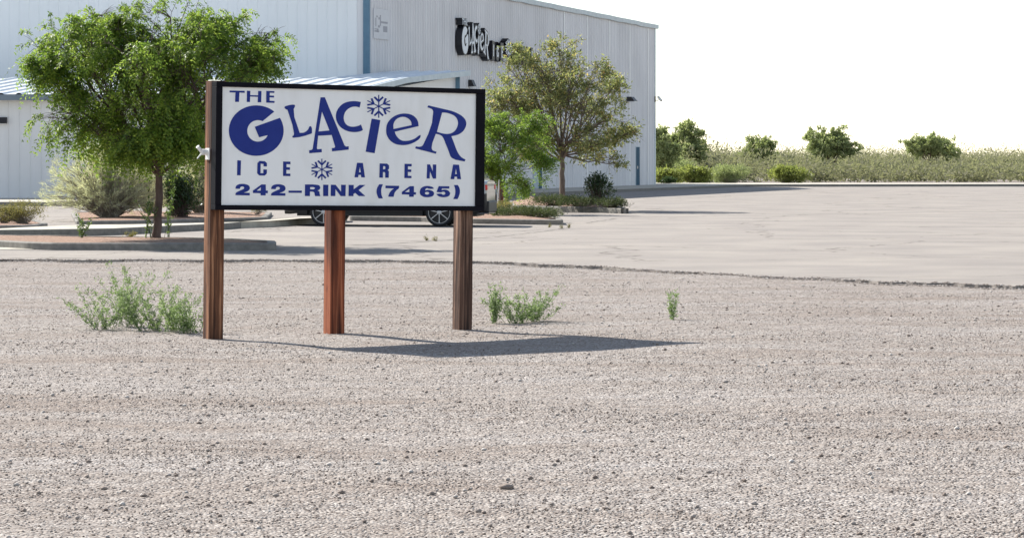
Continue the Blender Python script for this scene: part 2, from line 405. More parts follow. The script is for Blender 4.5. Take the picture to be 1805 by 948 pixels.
# top as strips
mid = [(x, 50.5, 0.0) for x, y in af]
mb.add([(x, y, 0.0) for x, y in af] + mid, [(i, i + 1, n + i + 1, n + i) for i in range(n - 1)])
xl, xr = af[0][0], af[-1][0]
mb.add([(xl, 50.5, 0), (xr, 50.5, 0), (150, backY, 0), (-80, backY, 0)], [(0, 1, 2, 3)])
mb.add([(xr, af[-1][1], 0), (150, 45, 0), (150, backY, 0), (xr, 50.5, 0)], [(0, 1, 2, 3)])
tag(mb.build('parking_lot', M['asphalt']), kind='structure')

# ---- cracks in the asphalt
def crack(pts_px, wid=0.03):
    mb = MB()
    pts = [(gx(a, gd(b)), gd(b)) for a, b in pts_px]
    out = []
    for (p, q) in zip(pts[:-1], pts[1:]):
        k = max(2, int(math.hypot(q[0] - p[0], q[1] - p[1]) / 0.25))
        for i in range(k):
            t = i / k
            out.append((p[0] + (q[0] - p[0]) * t + random.uniform(-.04, .04), p[1] + (q[1] - p[1]) * t + random.uniform(-.12, .12)))
    for p, q in zip(out[:-1], out[1:]):
        ww = wid * random.uniform(0.3, 1.4)
        d = Vector((q[0] - p[0], q[1] - p[1])).normalized(); nrm = (-d.y * ww, d.x * ww)
        mb.add([(p[0] - nrm[0], p[1] - nrm[1], .004), (q[0] - nrm[0], q[1] - nrm[1], .004), (q[0] + nrm[0], q[1] + nrm[1], .004), (p[0] + nrm[0], p[1] + nrm[1], .004)], [(0, 1, 2, 3)])
    tag(mb.build('crack', M['crack']), kind='structure')
crack([(600, 433), (690, 430), (760, 425), (870, 418), (960, 408), (1004, 401)], 0.035)
crack([(1035, 393), (1062, 389), (1088, 385)], 0.04)
crack([(400, 409), (470, 404), (540, 398)], 0.03)

# ---- islands, sidewalks
def offset_poly(pts, w_):
    n = len(pts); out = []
    area = sum(pts[i][0] * pts[(i + 1) % n][1] - pts[(i + 1) % n][0] * pts[i][1] for i in range(n))
    sg = 1 if area > 0 else -1
    for i in range(n):
        p0, p1, p2 = Vector(pts[i - 1]), Vector(pts[i]), Vector(pts[(i + 1) % n])
        a = (p1 - p0).normalized(); b = (p2 - p1).normalized()
        na = Vector((-a.y, a.x)) * sg; nb = Vector((-b.y, b.x)) * sg
        m_ = (na + nb); m_ = m_.normalized() if m_.length > 1e-6 else na
        k = w_ / max(0.4, m_.dot(na))
        out.append((p1.x + m_.x * k, p1.y + m_.y * k))
    return out

def roundp(pts, r=0.5, seg=5, skip=()):
    out = []
    n = len(pts)
    for i in range(n):
        if i in skip: out.append(pts[i]); continue
        p0, p1, p2 = Vector(pts[i - 1]), Vector(pts[i]), Vector(pts[(i + 1) % n])
        ra = min(r, (p0 - p1).length * .45); rb = min(r, (p2 - p1).length * .45)
        a = p1 + (p0 - p1).normalized() * ra; b = p1 + (p2 - p1).normalized() * rb
        for k in range(seg + 1):
            t = k / seg
            q = a.lerp(p1, t).lerp(p1.lerp(b, t), t); out.append((q.x, q.y))
    return out

def island(pts, bedmat, h=0.13, kw=0.16, bedh=0.02, bedname='planting_bed'):
    inner = offset_poly(pts, kw)
    tin = offset_poly(pts, 0.025)
    n = len(pts)
    mb = MB()
    rings = [[(x, y, -0.03) for x, y in pts], [(x, y, h - .02) for x, y in pts], [(x, y, h) for x, y in tin], [(x, y, h) for x, y in inner], [(x, y, 0.0) for x, y in inner]]
    V = sum(rings, [])
    fs = []
    for r_ in range(4):
        for i in range(n):
            j = (i + 1) % n
            fs.append((r_ * n + i, r_ * n + j, (r_ + 1) * n + j, (r_ + 1) * n + i))
    mb.add(V, fs)
    o = mb.build('kerb', M['kerbcon_shade']); tag(o, kind='structure')
    # bed: finely tessellated slightly mounded surface
    bm = bmesh.new()
    f = bm.faces.new([bm.verts.new((x, y, h + 0.004 - 0.02)) for x, y in inner])
    bmesh.ops.triangulate(bm, faces=[f])
    bmesh.ops.subdivide_edges(bm, edges=bm.edges, cuts=5, use_grid_fill=True)
    ins = [Vector(p) for p in inner]
    for v in bm.verts:
        dmin = 1e9
        for i in range(len(ins)):
            a, b = ins[i - 1], ins[i]; ab = b - a
            t = max(0, min(1, (Vector(v.co.xy) - a).dot(ab) / max(ab.length_squared, 1e-9)))
            dmin = min(dmin, (a + ab * t - Vector(v.co.xy)).length)
        k = min(1, dmin / 0.8)
        v.co.z += bedh * k * (1 + .6 * math.sin(v.co.x * 3.1) * math.sin(v.co.y * 2.3))
    bmesh.ops.recalc_face_normals(bm, faces=bm.faces)
    me = bpy.data.meshes.new(bedname); bm.to_mesh(me); bm.free(); me.materials.append(bedmat)
    for p in me.polygons: p.use_smooth = True
    ob = bpy.data.objects.new(bedname, me); COL.objects.link(ob); tag(ob, kind='structure')
    return o

def G(px, py, z=0.0):
    d = gd(py, z); return (gx(px, d), d)

# island under the left tree
A_ = [G(48, 439.5), G(90, 441), G(487, 441.5), (gx(487, 47.9), 47.9), (gx(396, 49.6), 49.6), (gx(100, 51.4), 51.4), (gx(-60, 52.0), 52.0), (gx(-60, 49.0), 49.0)]
island(roundp(A_, .12, 4), M['redbed'], h=0.13, bedh=0.03)
# concrete gutter apron at its left end
mb = MB()
ap = [G(-400, 441), G(60, 440.2), G(48, 439.2), (gx(-58, 48.8), 48.8), (gx(-400, 49.4), 49.4)]
mb.prism(ap, -0.02, 0.012)
tag(mb.build('gutter_apron', M['concrete']), kind='structure')
# sidewalk peninsula behind the island
fr = [(-700, 418), (0, 417.8), (100, 416.5), (200, 414.6), (300, 409.5), (396, 404.8), (480, 397.5), (540, 393.4), (612, 389.5)]
bk = [(612, 381.5), (540, 384.5), (470, 389.5), (350, 393), (230, 395.5), (131, 396.5), (60, 399.5), (0, 402.5), (-700, 404)]
front = [G(a, b) for a, b in fr]; back = [G(a, b, 0.15) for a, b in bk]
mb = MB(); mb.prism(front + back, -0.03, 0.15)
tag(mb.build('sidewalk', M['concrete'], bevel=0.02), kind='structure')
mb = MB()
fr2 = [(front[0][0], front[0][1])] + list(front[1:])
inn = [(x, y + .0) for x, y in fr2]
n = len(inn)
mb.add([(x, y - .004, -.03) for x, y in inn] + [(x, y - .004, .135) for x, y in inn], [(i, i + 1, n + i + 1, n + i) for i in range(n - 1)])  # thin sheet over the sidewalk's front face, its shade carried in the dark colour
tag(mb.build('kerb', M['kerbcon_shade']), kind='structure')
# bed 2 behind it (rabbitbrush, dark bush, second tree)
B_ = [G(131, 396.3), G(230, 395.6), G(350, 393.2), G(470, 389.2), (gx(480, 74), 74.0), (gx(125, 74), 74.0)]
B_ = [(gx(131, 64.6), 64.9), (gx(230, 65.2), 65.4), (gx(350, 66.8), 66.9), (gx(470, 68.8), 69.2), (gx(480, 76), 76.0), (gx(125, 76), 76.0)]
island(roundp(B_, .5, 4), M['redbed'], h=0.09, bedh=0.05)
# bed with the low bush at the far left
C_ = [(gx(-300, 58.6), 58.6), (gx(60, 60.4), 60.4), (gx(86, 62.5), 62.5), (gx(60, 66), 66), (gx(-300, 66), 66)]
island(roundp(C_, .4, 4), M['redbed'], h=0.10, bedh=0.03)
# kerb and bed behind the car
D_ = [G(616, 389.2), G(740, 391), G(835, 394.4), G(993, 396.8), (gx(990, 66.4), 66.4), (gx(955, 70.5), 70.5), (gx(890, 80.5), 80.5), (gx(620, 80.5), 80.5)]
island(roundp(D_, .12, 4), M['redbed'], h=0.13, bedh=0.05)
# island of the rust coloured tree
E_ = [G(898, 369.8), G(1000, 373), G(1104, 376.8), (gx(1103, 79.6), 79.6), (gx(1060, 86), 86.0), (gx(960, 92), 92.0), (gx(895, 92), 92.0)]
island(roundp(E_, .15, 4), M['redbed'], h=0.15, bedh=0.16)

# ---- building geometry parameters
KX = 0.404
def FX(d): return 1.1 + KX * (d - 109)
NRM = Vector((1, -KX)).normalized()
def Fp(d, z, off=0.0):
    return Vector((FX(d) + NRM.x * off, d + NRM.y * off, z))
def fd(px):      # facade depth seen at pixel column
    return (KX * 109 - 1.1) / (KX - (px - CX) / F)

# sidewalk in front of the annex
ab = 99.0
sw = [(-60, 90.2), (gx(118, 90.2), 90.2), (gx(250, 90.6), 90.6), (gx(600, 91), 91.0), (gx(800, 92), 92.0), (FX(100) + 4.6, 100.0), (FX(152) + 4.6, 152.0), (FX(152) + 22, 154), (FX(152) + 60, 156), (FX(152) + 60, 160), (FX(152) - 2, 160), (FX(109) - .6, 109.2), (-60, 109.2)]
mb = MB(); mb.prism(sw, -0.03, 0.145)
tag(mb.build('sidewalk', M['concrete']), kind='structure')
n = 7
mb = MB()
ke = [(-60, 90.2), (gx(118, 90.2), 90.2), (gx(250, 90.6), 90.6), (gx(600, 91), 91.0), (gx(800, 92), 92.0), (FX(100) + 4.6, 100.0), (FX(152) + 4.6, 152.0), (FX(152) + 22, 154), (FX(152) + 60, 156)]
mb.add([(x + .003, y - .004, -.03) for x, y in ke] + [(x + .003, y - .004, .13) for x, y in ke], [(i, i + 1, len(ke) + i + 1, len(ke) + i) for i in range(len(ke) - 1)])  # face sheet darker than the sidewalk top, shade painted into its colour
tag(mb.build('kerb', M['kerbcon_shade']), kind='structure')

# ================================================================== ARENA BUILDING
arena = empty('arena_building', (1.1, 109, 0.14), 0,
              'large pale metal sided arena with ribbed side wall, blue corner strip and low annex', 'building')
ORG = Vector((1.1, 109, 0.14))
def local(mb):   # shift verts so the part sits in the root's frame
    mb.v = [(x - ORG.x, y - ORG.y, z - ORG.z) for x, y, z in mb.v]
    return mb
ZG = 0.14
def roofz(d): return 9.33 - (d - 109) * (9.33 - 9.02) / 41.0
# ribbed facade
mb = MB()
D0, D1 = 109.25, 150.0
Ltot = (D1 - D0) * math.sqrt(1 + KX * KX)
prof = []
pitch = 0.305; s_ = 0.0
while s_ < Ltot:
    prof += [(s_, 0), (s_ + .17, 0), (s_ + .205, .036), (s_ + .265, .036), (s_ + .30, 0)]
    s_ += pitch
prof = [p for p in prof if p[0] <= Ltot]
kk = 1 / math.sqrt(1 + KX * KX)
top = []; bot = []
for s_, o_ in prof:
    d = D0 + s_ * kk
    bot.append(Fp(d, ZG, o_)); top.append(Fp(d, roofz(d), o_))
n = len(prof)
mb.add(bot + top, [(i, i + 1, n + i + 1, n + i) for i in range(n - 1)])
local(mb).build('ribbed_wall', M['wallB'], arena)
# left front wall, fine flush seams
mb = MB()
prof = []; x = -46.0
while x < 0.92:
    prof += [(x, 0), (x + .375, 0), (x + .383, .016), (x + .393, .016), (x + .401, 0)]
    x += 0.406
prof = [p for p in prof if p[0] < 0.95]
n = len(prof)
mb.add([(x, 109 - o_, ZG) for x, o_ in prof] + [(x, 109 - o_, 9.5) for x, o_ in prof], [(i, i + 1, n + i + 1, n + i) for i in range(n - 1)])
local(mb).build('front_wall', M['wallA'], arena)
# shell: rear and far sides plus roof
mb = MB()
e = Fp(150, 0); 
pl = [(-46, 109.01), (1.0, 109.01), (FX(150) - .03, 150.0), (FX(150) - .03, 158), (-46, 158)]
mb.prism(pl, ZG + .01, 8.85)
local(mb).build('hall_core', M['wallC'], arena)
mb = MB()
pl2 = [(-46.3, 108.85), (1.25, 108.85, ), (FX(150) + .2, 149.95), (FX(150) + .2, 158), (-46.3, 158)]
V = [(-46.3, 108.85, 9.36), (1.15, 108.85, 9.36), (FX(150) + .12, 150.1, 9.05), (FX(150) + .12, 158, 9.05), (-46.3, 158, 9.05)]
mb.add(V + [(a, b, c + .06) for a, b, c in V], [(0, 1, 2, 3, 4), (9, 8, 7, 6, 5), (0, 5, 6, 1), (1, 6, 7, 2), (2, 7, 8, 3), (3, 8, 9, 4), (4, 9, 5, 0)])
local(mb).build('roof', M['roof'], arena)
# roof edge fascia along ribbed wall (slightly wavy flashing)
mb = MB(); N_ = 40; a0 = []; a1 = []; a2 = []; a3 = []
for i in range(N_ + 1):
    d = 109 + 41.3 * i / N_; z = roofz(d); wv = random.uniform(-.02, .02)
    a0.append(Fp(d, z + .10 + wv * .4, .02)); a1.append(Fp(d, z + .10 + wv * .4, .17 + wv * .3)); a2.append(Fp(d, z - .13 + wv, .15 + wv)); a3.append(Fp(d, z - .13 + wv, .045))
n = N_ + 1
mb.add(a0 + a1 + a2 + a3, [(r_ * n + i, r_ * n + i + 1, (r_ + 1) * n + i + 1, (r_ + 1) * n + i) for r_ in range(3) for i in range(N_)] + [(0, n, 2 * n, 3 * n), (N_, 2 * n - 1, 3 * n - 1, 4 * n - 1)])
local(mb).build('fascia', M['fascia'], arena)
# corner strip (wide blue) and right end strip
mb = MB()
mb.prism([(0.93, 108.955), (1.1, 108.955), (1.18, 108.97), (1.23, 109.28), (0.93, 109.28)], 4.0, 9.3)
local(mb).build('corner_trim', M['blue'], arena)
mb = MB()
p0 = Fp(149.9, 0, .05); p1 = Fp(150.12, 0, .05); p2 = Fp(150.12, 0, -.15); p3 = Fp(149.9, 0, -.15)
mb.prism([p0.xy, p1.xy, p2.xy, p3.xy], ZG, 9.0)
local(mb).build('corner_trim', M['fascia'], arena)
# base strip (concrete stem)
mb = MB()
q = [Fp(109.4, 0, .05), Fp(149.9, 0, .05), Fp(149.9, 0, .01), Fp(109.4, 0, .01)]
# doors on ribbed wall
def facade_box(da, db, za, zb, oa, ob):
    m_ = MB()
    c = [Fp(da, za, oa), Fp(db, za, oa), Fp(db, za, ob), Fp(da, za, ob), Fp(da, zb, oa), Fp(db, zb, oa), Fp(db, zb, ob), Fp(da, zb, ob)]
    m_.add(c, [(0, 1, 2, 3), (7, 6, 5, 4), (0, 4, 5, 1), (1, 5, 6, 2), (2, 6, 7, 3), (3, 7, 4, 0)])
    return m_
def door_on_facade(da, db, zt, m1, m2=None, split=None):
    fr_ = facade_box(da - .06, db + .06, ZG, zt + .06, 0.03, 0.06)
    local(fr_).build('door_frame', M['fascia'], arena)
    if split is None:
        dd = local(facade_box(da, db, ZG + .01, zt, 0.04, 0.075)).build('door', m1, arena)
    else:
        dd = local(facade_box(da, split, ZG + .01, zt, 0.04, 0.075)).build('door', m1, arena)
        local(facade_box(split + .01, db, ZG + .01, zt, 0.04, 0.072)).build('door', m2, arena)
    hb = local(facade_box(da + .08, da + .12, 1.05, 1.2, .075, .13)).build('handle', M['chrome'], dd)
for px_ in (993, 1034, 1073, 1109, 1141):
    d_ = fd(px_); local(facade_box(d_, d_ + .07, ZG, roofz(d_) - .16, .03, .041)).build('panel_joint', M['wallA'], arena)
door_on_facade(fd(1119.5), fd(1124.5) + .1, ZG + 2.1, M['door'])
door_on_facade(fd(939), fd(953), ZG + 2.1, M['doorpale'], M['door'], fd(947))

# ---- annex
YW = 99.0; ZE = 3.98; YR = 104.6; ZR = 4.74; YB = 111.5; ZB = 5.24
def annz(y): 
    if y <= YR: return ZE + (y - 98.6) * (ZR - ZE) / (YR - 98.6)
    return ZR + (y - YR) * (ZB - ZR) / (YB - YR)
xr0 = 5.34 - KX * (YB - 98.6)          # right end of eave line
mb = MB(); prof = []; x = -46.0
while x < xr0 - .5:
    prof += [(x, 0), (x + .375, 0), (x + .383, .016), (x + .393, .016), (x + .401, 0)]
    x += 0.406
n = len(prof)
mb.add([(x, YW - o_, ZG) for x, o_ in prof] + [(x, YW - o_, ZE - .12) for x, o_ in prof], [(i, i + 1, n + i + 1, n + i) for i in range(n - 1)])
xe = prof[-1][0]
local(mb).build('annex_wall', M['wallC'], arena)
# annex end wall below the rake
mb = MB()
ys = [YW, YR, YB - .15]
a = [(xe + KX * (y - YW), y, ZG) for y in ys]; b = [(xe + KX * (y - YW), y, annz(y) - .16) for y in ys]
mb.add(a + b, [(0, 1, 4, 3), (1, 2, 5, 4)])
local(mb).build('annex_end_wall', M['wallC'], arena)
mb = MB()
xx = xe + KX * (YB - .15 - YW)
mb.box(xx - .28, xx + .12, YB - .32, YB - .1, ZG, annz(YB) - .2)
local(mb).build('annex_post', M['blue'], arena)
# roof sheet with raised ribs running parallel to the gable wall
mb = MB()
prof = []; x = -50.0
while x < xr0 + .01:
    prof += [(x, 0), (x + .36, 0), (x + .44, .055), (x + .52, .055), (x + .60, 0)]; x += 0.66
prof = [p for p in prof if p[0] < xr0] + [(xr0, 0)]
rows_f = [(98.6, ZE), (YR, ZR)]
def rv(x0, y, z): return (x0 + KX * (y - 98.6), y, z)
n = len(prof)
mb.add([rv(x, 98.6, ZE + o_) for x, o_ in prof] + [rv(x, YR, ZR + o_) for x, o_ in prof], [(i, i + 1, n + i + 1, n + i) for i in range(n - 1)])
pr2 = [p for p in prof if p[0] > -3.1]
n = len(pr2)
mb.add([rv(x, YR, ZR + o_) for x, o_ in pr2] + [rv(x, YB, ZB + o_) for x, o_ in pr2], [(i, i + 1, n + i + 1, n + i) for i in range(n - 1)])
mb.add([(-50, YR, ZR - .02), (rv(-3.1, YR, 0)[0], YR, ZR - .02), (rv(-3.1, 109, 0)[0], 109, 4.3), (-50, 109, 4.3)], [(0, 1, 2, 3)])
g0 = rv(pr2[0][0], YR, ZR); g1 = rv(pr2[0][0], YB, ZB)
mb.add([g0, g1, (g1[0], g1[1], 4.2), (g0[0], g0[1], 4.2)], [(0, 1, 2, 3)])
# underside
mb.add([rv(-50, 98.65, ZE - .1), rv(xr0, 98.65, ZE - .1), rv(xr0, YB, ZB - .1), rv(-3.1, YB, ZB - .1)], [(3, 2, 1, 0)])
local(mb).build('annex_roof', M['roof'], arena)
mb = MB()
mb.box(-50, xr0 + .02, 98.46, 98.59, ZE - .22, ZE - .01)
local(mb).build('eave_trim', M['eave'], arena)
# rake board
mb = MB()
pts = []
for y in (98.5, YR, YB + .05):
    xx = xr0 + KX * (y - 98.6) + .02; z = annz(max(y, 98.6))
    pts.append([(xx, y, z + .05), (xx + .07, y, z + .05), (xx + .07, y, z - .17), (xx, y, z - .17)])
V = sum(pts, [])
mb.add(V, [(r_ * 4 + k, r_ * 4 + (k + 1) % 4, (r_ + 1) * 4 + (k + 1) % 4, (r_ + 1) * 4 + k) for r_ in range(2) for k in range(4)] + [(0, 1, 2, 3), (11, 10, 9, 8)])
local(mb).build('rake_trim', M['fascia'], arena)
# windows on annex wall
def annex_window(px0, px1, py0, py1, blind=True):
    a = P(px0, py0, YW); b = P(px1, py1, YW)
    m_ = MB(); m_.box(a.x - .05, b.x + .05, YW - .05, YW - .018, b.z - .05, a.z + .05)
    fo = local(m_).build('window', M['dark'], arena)
    m_ = MB()
    if blind:
        k = 0; z = b.z
        while z < a.z - .03:
            m_.box(a.x + .04, b.x - .04, YW - .07, YW - .052, z + .008, z + .045); z += .06
    else:
        m_.box(a.x + .03, b.x - .03, YW - .06, YW - .052, b.z + .02, a.z - .02)
    local(m_).build('blind' if blind else 'pane', M['blind'], fo)
annex_window(248, 262, 262, 289, True)
annex_window(287, 301, 258, 300, False)

# ---- lettering shapes (traced outlines, photo pixels of the sign)
def T(pts, ox, oy, s):
    return [(ox + x / s, oy + y / s) for x, y in pts]
def smooth(pts, k=3):
    n = len(pts); out = []
    P_ = [Vector(p) for p in pts]
    for i in range(n):
        p0, p1, p2, p3 = P_[i - 1], P_[i], P_[(i + 1) % n], P_[(i + 2) % n]
        L_ = (p2 - p1).length
        # corners stay sharp: use tangents only when the turn is gentle
        def tang(a, b, c):
            u = (b - a); v = (c - b)
            if u.length < 1e-6 or v.length < 1e-6: return Vector((0, 0))
            if u.normalized().dot(v.normalized()) < 0.62: return None
            return (u.normalized() + v.normalized()).normalized()
        t1 = tang(p0, p1, p2); t2 = tang(p1, p2, p3)
        ch = (p2 - p1)
        m1 = (t1 * L_) if t1 is not None else ch
        m2 = (t2 * L_) if t2 is not None else ch
        for j in range(k):
            t = j / k
            h = (2 * t**3 - 3 * t**2 + 1) * p1 + (t**3 - 2 * t**2 + t) * m1 + (-2 * t**3 + 3 * t**2) * p2 + (t**3 - t**2) * m2
            out.append((h.x, h.y))
    return out
def arc(cx, cy, rx, ry, a0, a1, n):
    return [(cx + rx * math.cos(a0 + (a1 - a0) * i / n), cy + ry * math.sin(a0 + (a1 - a0) * i / n)) for i in range(n + 1)]
GL = []     # (name, outer, holes)
S1, S2, S5 = 6.775, 6.771, 8.205
def angp(x, y, cx, cy, rx, ry): return math.atan2((y - cy) / ry, (x - cx) / rx)
a0 = angp(595, 322, 383, 545.5, 327, 301); a1 = angp(662, 395, 383, 545.5, 327, 301)
b0 = angp(515, 597, 403, 549, 128, 128); b1 = angp(455, 440, 403, 549, 128, 128)
gout = arc(383, 545.5, 327, 301, a0, a1 - 2 * math.pi, 60) + [(365, 500), (417, 625)] + arc(403, 549, 128, 128, b0, b1 + 2 * math.pi, 30)
GL.append(('G', T(gout, 395, 150, S1), []))
GL.append(('L', T(smooth([(8, 272), (14, 258), (40, 248), (105, 235), (128, 237), (135, 250), (128, 270), (118, 290), (190, 572), (240, 568), (275, 548), (297, 520), (305, 498), (320, 492), (332, 505), (337, 575), (325, 582), (125, 630), (105, 628), (102, 612), (118, 600), (122, 575), (45, 298), (25, 290)]), 500, 150, S2), []))
GL.append(('A', T([(440, 148), (490, 148), (725, 720), (740, 735), (775, 732), (775, 772), (577, 793), (574, 752), (602, 752), (614, 738), (572, 597), (410, 607), (395, 758), (405, 768), (452, 763), (455, 803), (305, 815), (303, 780), (330, 776), (345, 766)], 500, 150, S2), [T([(456, 318), (546, 543), (415, 556)], 500, 150, S2)]))
GL.append(('C', T(smooth([(920, 205), (905, 270), (870, 260), (820, 262), (770, 285), (730, 330), (715, 390), (725, 440), (755, 480), (800, 497), (850, 497), (890, 488), (922, 473), (945, 538), (915, 553), (860, 563), (800, 560), (740, 543), (680, 505), (640, 450), (623, 390), (628, 330), (655, 275), (700, 230), (760, 203), (830, 194), (880, 197)]), 500, 150, S2), []))
GL.append(('I', T([(237, 402), (340, 420), (272, 815), (165, 797)], 620, 150, S2), []))
GL.append(('E', T(smooth([(797, 492), (790, 440), (765, 395), (720, 360), (660, 343), (600, 343), (530, 362), (465, 405), (422, 465), (410, 530), (418, 600), (455, 660), (510, 700), (570, 716), (640, 717), (710, 700), (770, 670), (808, 640), (820, 615), (820, 597), (805, 602), (760, 635), (700, 660), (640, 668), (590, 660), (545, 625), (520, 585), (513, 558)]), 620, 150, S2),
           [T(smooth([(715, 480), (498, 526), (495, 480), (510, 435), (545, 400), (590, 383), (640, 385), (685, 410), (708, 440)]), 620, 150, S2)]))
GL.append(('R', T(smooth([(235, 177), (440, 225), (520, 245), (600, 280), (660, 325), (688, 380), (680, 435), (645, 490), (590, 525), (510, 545), (540, 620), (570, 700), (600, 760), (635, 798), (678, 822), (670, 845), (515, 802), (480, 725), (440, 625), (405, 550), (380, 530), (325, 515), (275, 680), (285, 710), (333, 730), (325, 753), (80, 690), (88, 665), (125, 670), (160, 662), (180, 635), (295, 255), (285, 228), (255, 210), (225, 200)]), 720, 160, S2),
           [T(smooth([(400, 262), (338, 492), (400, 510), (460, 517), (520, 505), (565, 465), (590, 400), (580, 340), (545, 300), (490, 275), (430, 262)]), 720, 160, S2)]))
THE = [('T', T([(65, 68), (245, 72), (245, 95), (182, 92), (176, 204), (130, 203), (135, 92), (65, 90)], 395, 150, S1), []),
       ('H', T([(272, 70), (312, 72), (311, 123), (405, 125), (406, 74), (445, 74), (442, 208), (400, 208), (403, 143), (310, 140), (308, 205), (270, 204)], 395, 150, S1), []),
       ('E', T([(503, 72), (600, 76), (598, 95), (544, 94), (544, 127), (595, 129), (595, 151), (543, 149), (543, 190), (602, 193), (600, 215), (502, 212)], 395, 150, S1), [])]
def flake(cx, cy, rx, ry):
    out = []
    arm = [(.038, .066), (.038, .38), (.385, .765), (.285, .875), (.038, .60), (.038, 1.0)]
    arm = arm + [(-x, y) for x, y in arm[::-1]]
    for k in range(6):
        a = k * math.pi / 3
        for x, y in arm[::1]:
            X = x * math.cos(a) + y * math.sin(a); Y = -x * math.sin(a) + y * math.cos(a)
            out.append((X, Y, k))
    # order each arm from its left to its right going clockwise
    res = []
    for k in range(6):
        seg = [(X, Y) for X, Y, q in out if q == k]
        res += seg[::-1]
    return [(cx + rx * X, cy - ry * Y) for X, Y in res]
FL1 = ('flake', flake(620 + 321 / S2, 150 + 256 / S2, 146 / S2 * 1.07, 136 / S2), [])
FL2 = ('flake', flake(400 + 1372 / S5, 270 + 237 / S5, 165 / S5 * 1.04, 154 / S5), [])
a5 = lambda p: T(p, 400, 270, S5)
a6 = lambda p: T(p, 610, 270, S5)
ICE = [('I', a5([(150, 104), (202, 108), (196, 322), (146, 320)]), []),
       ('C', a5([(470, 114), (545, 118), (577, 145), (577, 194), (528, 192), (528, 158), (487, 154), (484, 290), (525, 291), (526, 236), (577, 238), (576, 295), (545, 325), (470, 325), (437, 295), (440, 145)]), []),
       ('E', a5([(812, 122), (918, 124), (917, 162), (860, 161), (860, 204), (910, 206), (910, 243), (858, 242), (857, 296), (916, 298), (916, 333), (810, 331)]), [])]
Aout = [(158, 140), (242, 143), (272, 352), (218, 350), (213, 315), (178, 315), (172, 352), (120, 350)]; Ah = [(198, 195), (185, 277), (212, 277)]
sh = lambda p, dx, dy: [(x + dx, y + dy) for x, y in p]
ARENA = [('A', a6(Aout), [a6(Ah)]),
         ('R', a6([(485, 150), (590, 152), (620, 178), (620, 225), (600, 248), (618, 262), (615, 357), (565, 357), (565, 290), (555, 275), (532, 275), (531, 357), (480, 355)]), [a6([(535, 188), (560, 190), (568, 205), (565, 232), (533, 235)])]),
         ('E', a6([(845, 155), (948, 157), (946, 194), (893, 192), (893, 236), (942, 238), (940, 273), (892, 272), (892, 328), (945, 330), (944, 363), (842, 362)]), []),
         ('N', a6([(1172, 163), (1212, 164), (1253, 265), (1255, 165), (1303, 166), (1300, 370), (1255, 369), (1212, 262), (1208, 367), (1165, 367)]), []),
         ('A', a6(sh(Aout, 1390, 26)), [a6(sh(Ah, 1390, 26))])]
two = smooth([(122, 515), (130, 480), (160, 455), (215, 445), (270, 450), (315, 470), (330, 500), (322, 530), (290, 555), (240, 572), (328, 575), (328, 612), (122, 608), (125, 580), (160, 555), (215, 530), (245, 515), (250, 498), (235, 485), (205, 485), (190, 500), (187, 517)])
PHONE = [('2', a5(two), []),
         ('4', a5([(500, 452), (560, 453), (562, 542), (590, 542), (590, 580), (560, 580), (558, 613), (487, 611), (486, 580), (375, 577), (375, 542)]), [a5([(490, 492), (430, 542), (488, 543)])]),
         ('2', a5(sh(two, 516, 5)), []),
         ('-', a5([(890, 542), (1082, 542), (1082, 575), (890, 573)]), []),
         ('R', a5(smooth([(1128, 453), (1290, 457), (1335, 470), (1350, 500), (1335, 528), (1308, 540), (1335, 555), (1342, 600), (1350, 622), (1275, 622), (1268, 600), (1262, 570), (1240, 558), (1200, 556), (1198, 622), (1126, 620)])), [a5(smooth([(1202, 492), (1255, 493), (1275, 507), (1260, 522), (1202, 523)]))]),
         ('I', a5([(1392, 457), (1466, 458), (1463, 622), (1390, 621)]), []),
         ('N', a5([(1503, 458), (1570, 458), (1650, 560), (1650, 458), (1718, 459), (1713, 622), (1645, 622), (1568, 520), (1566, 622), (1500, 621)]), []),
         ('K', a6([(37, 460), (110, 460), (108, 525), (195, 460), (277, 461), (180, 535), (277, 622), (185, 622), (130, 575), (105, 592), (105, 622), (35, 622)]), []),
         ('(', a6(smooth([(480, 450), (532, 452), (512, 500), (507, 550), (512, 605), (530, 655), (470, 655), (448, 605), (440, 550), (450, 500)])), []),
         ('7', a6(smooth([(570, 470), (765, 473), (762, 508), (730, 535), (700, 575), (687, 632), (608, 630), (625, 580), (660, 535), (690, 512), (568, 507)])), []),
         ('4', a6([(920, 478), (980, 478), (980, 565), (1010, 567), (1008, 600), (978, 600), (976, 632), (912, 632), (910, 600), (805, 597), (806, 562)]), [a6([(915, 515), (850, 563), (914, 564)])]),
         ('6', a6(smooth([(1268, 515), (1195, 515), (1170, 505), (1148, 520), (1143, 540), (1180, 532), (1230, 540), (1262, 560), (1272, 585), (1255, 618), (1210, 635), (1160, 638), (1105, 625), (1072, 595), (1066, 555), (1078, 515), (1110, 488), (1165, 475), (1225, 482), (1255, 495)])), [a6(arc(1170, 580, 32, 20, 0, 2 * math.pi * 15 / 16, 15))]),
         ('5', a6(smooth([(1340, 478), (1492, 480), (1490, 513), (1385, 512), (1380, 535), (1430, 528), (1480, 545), (1505, 580), (1490, 615), (1445, 635), (1390, 637), (1335, 622), (1303, 592), (1375, 587), (1400, 603), (1430, 597), (1435, 580), (1425, 562), (1400, 558), (1372, 568), (1308, 562)])), []),
         (')', a6(smooth([(1560, 462), (1615, 462), (1640, 510), (1645, 555), (1635, 610), (1610, 665), (1550, 663), (1573, 610), (1580, 555), (1575, 510)])), [])]

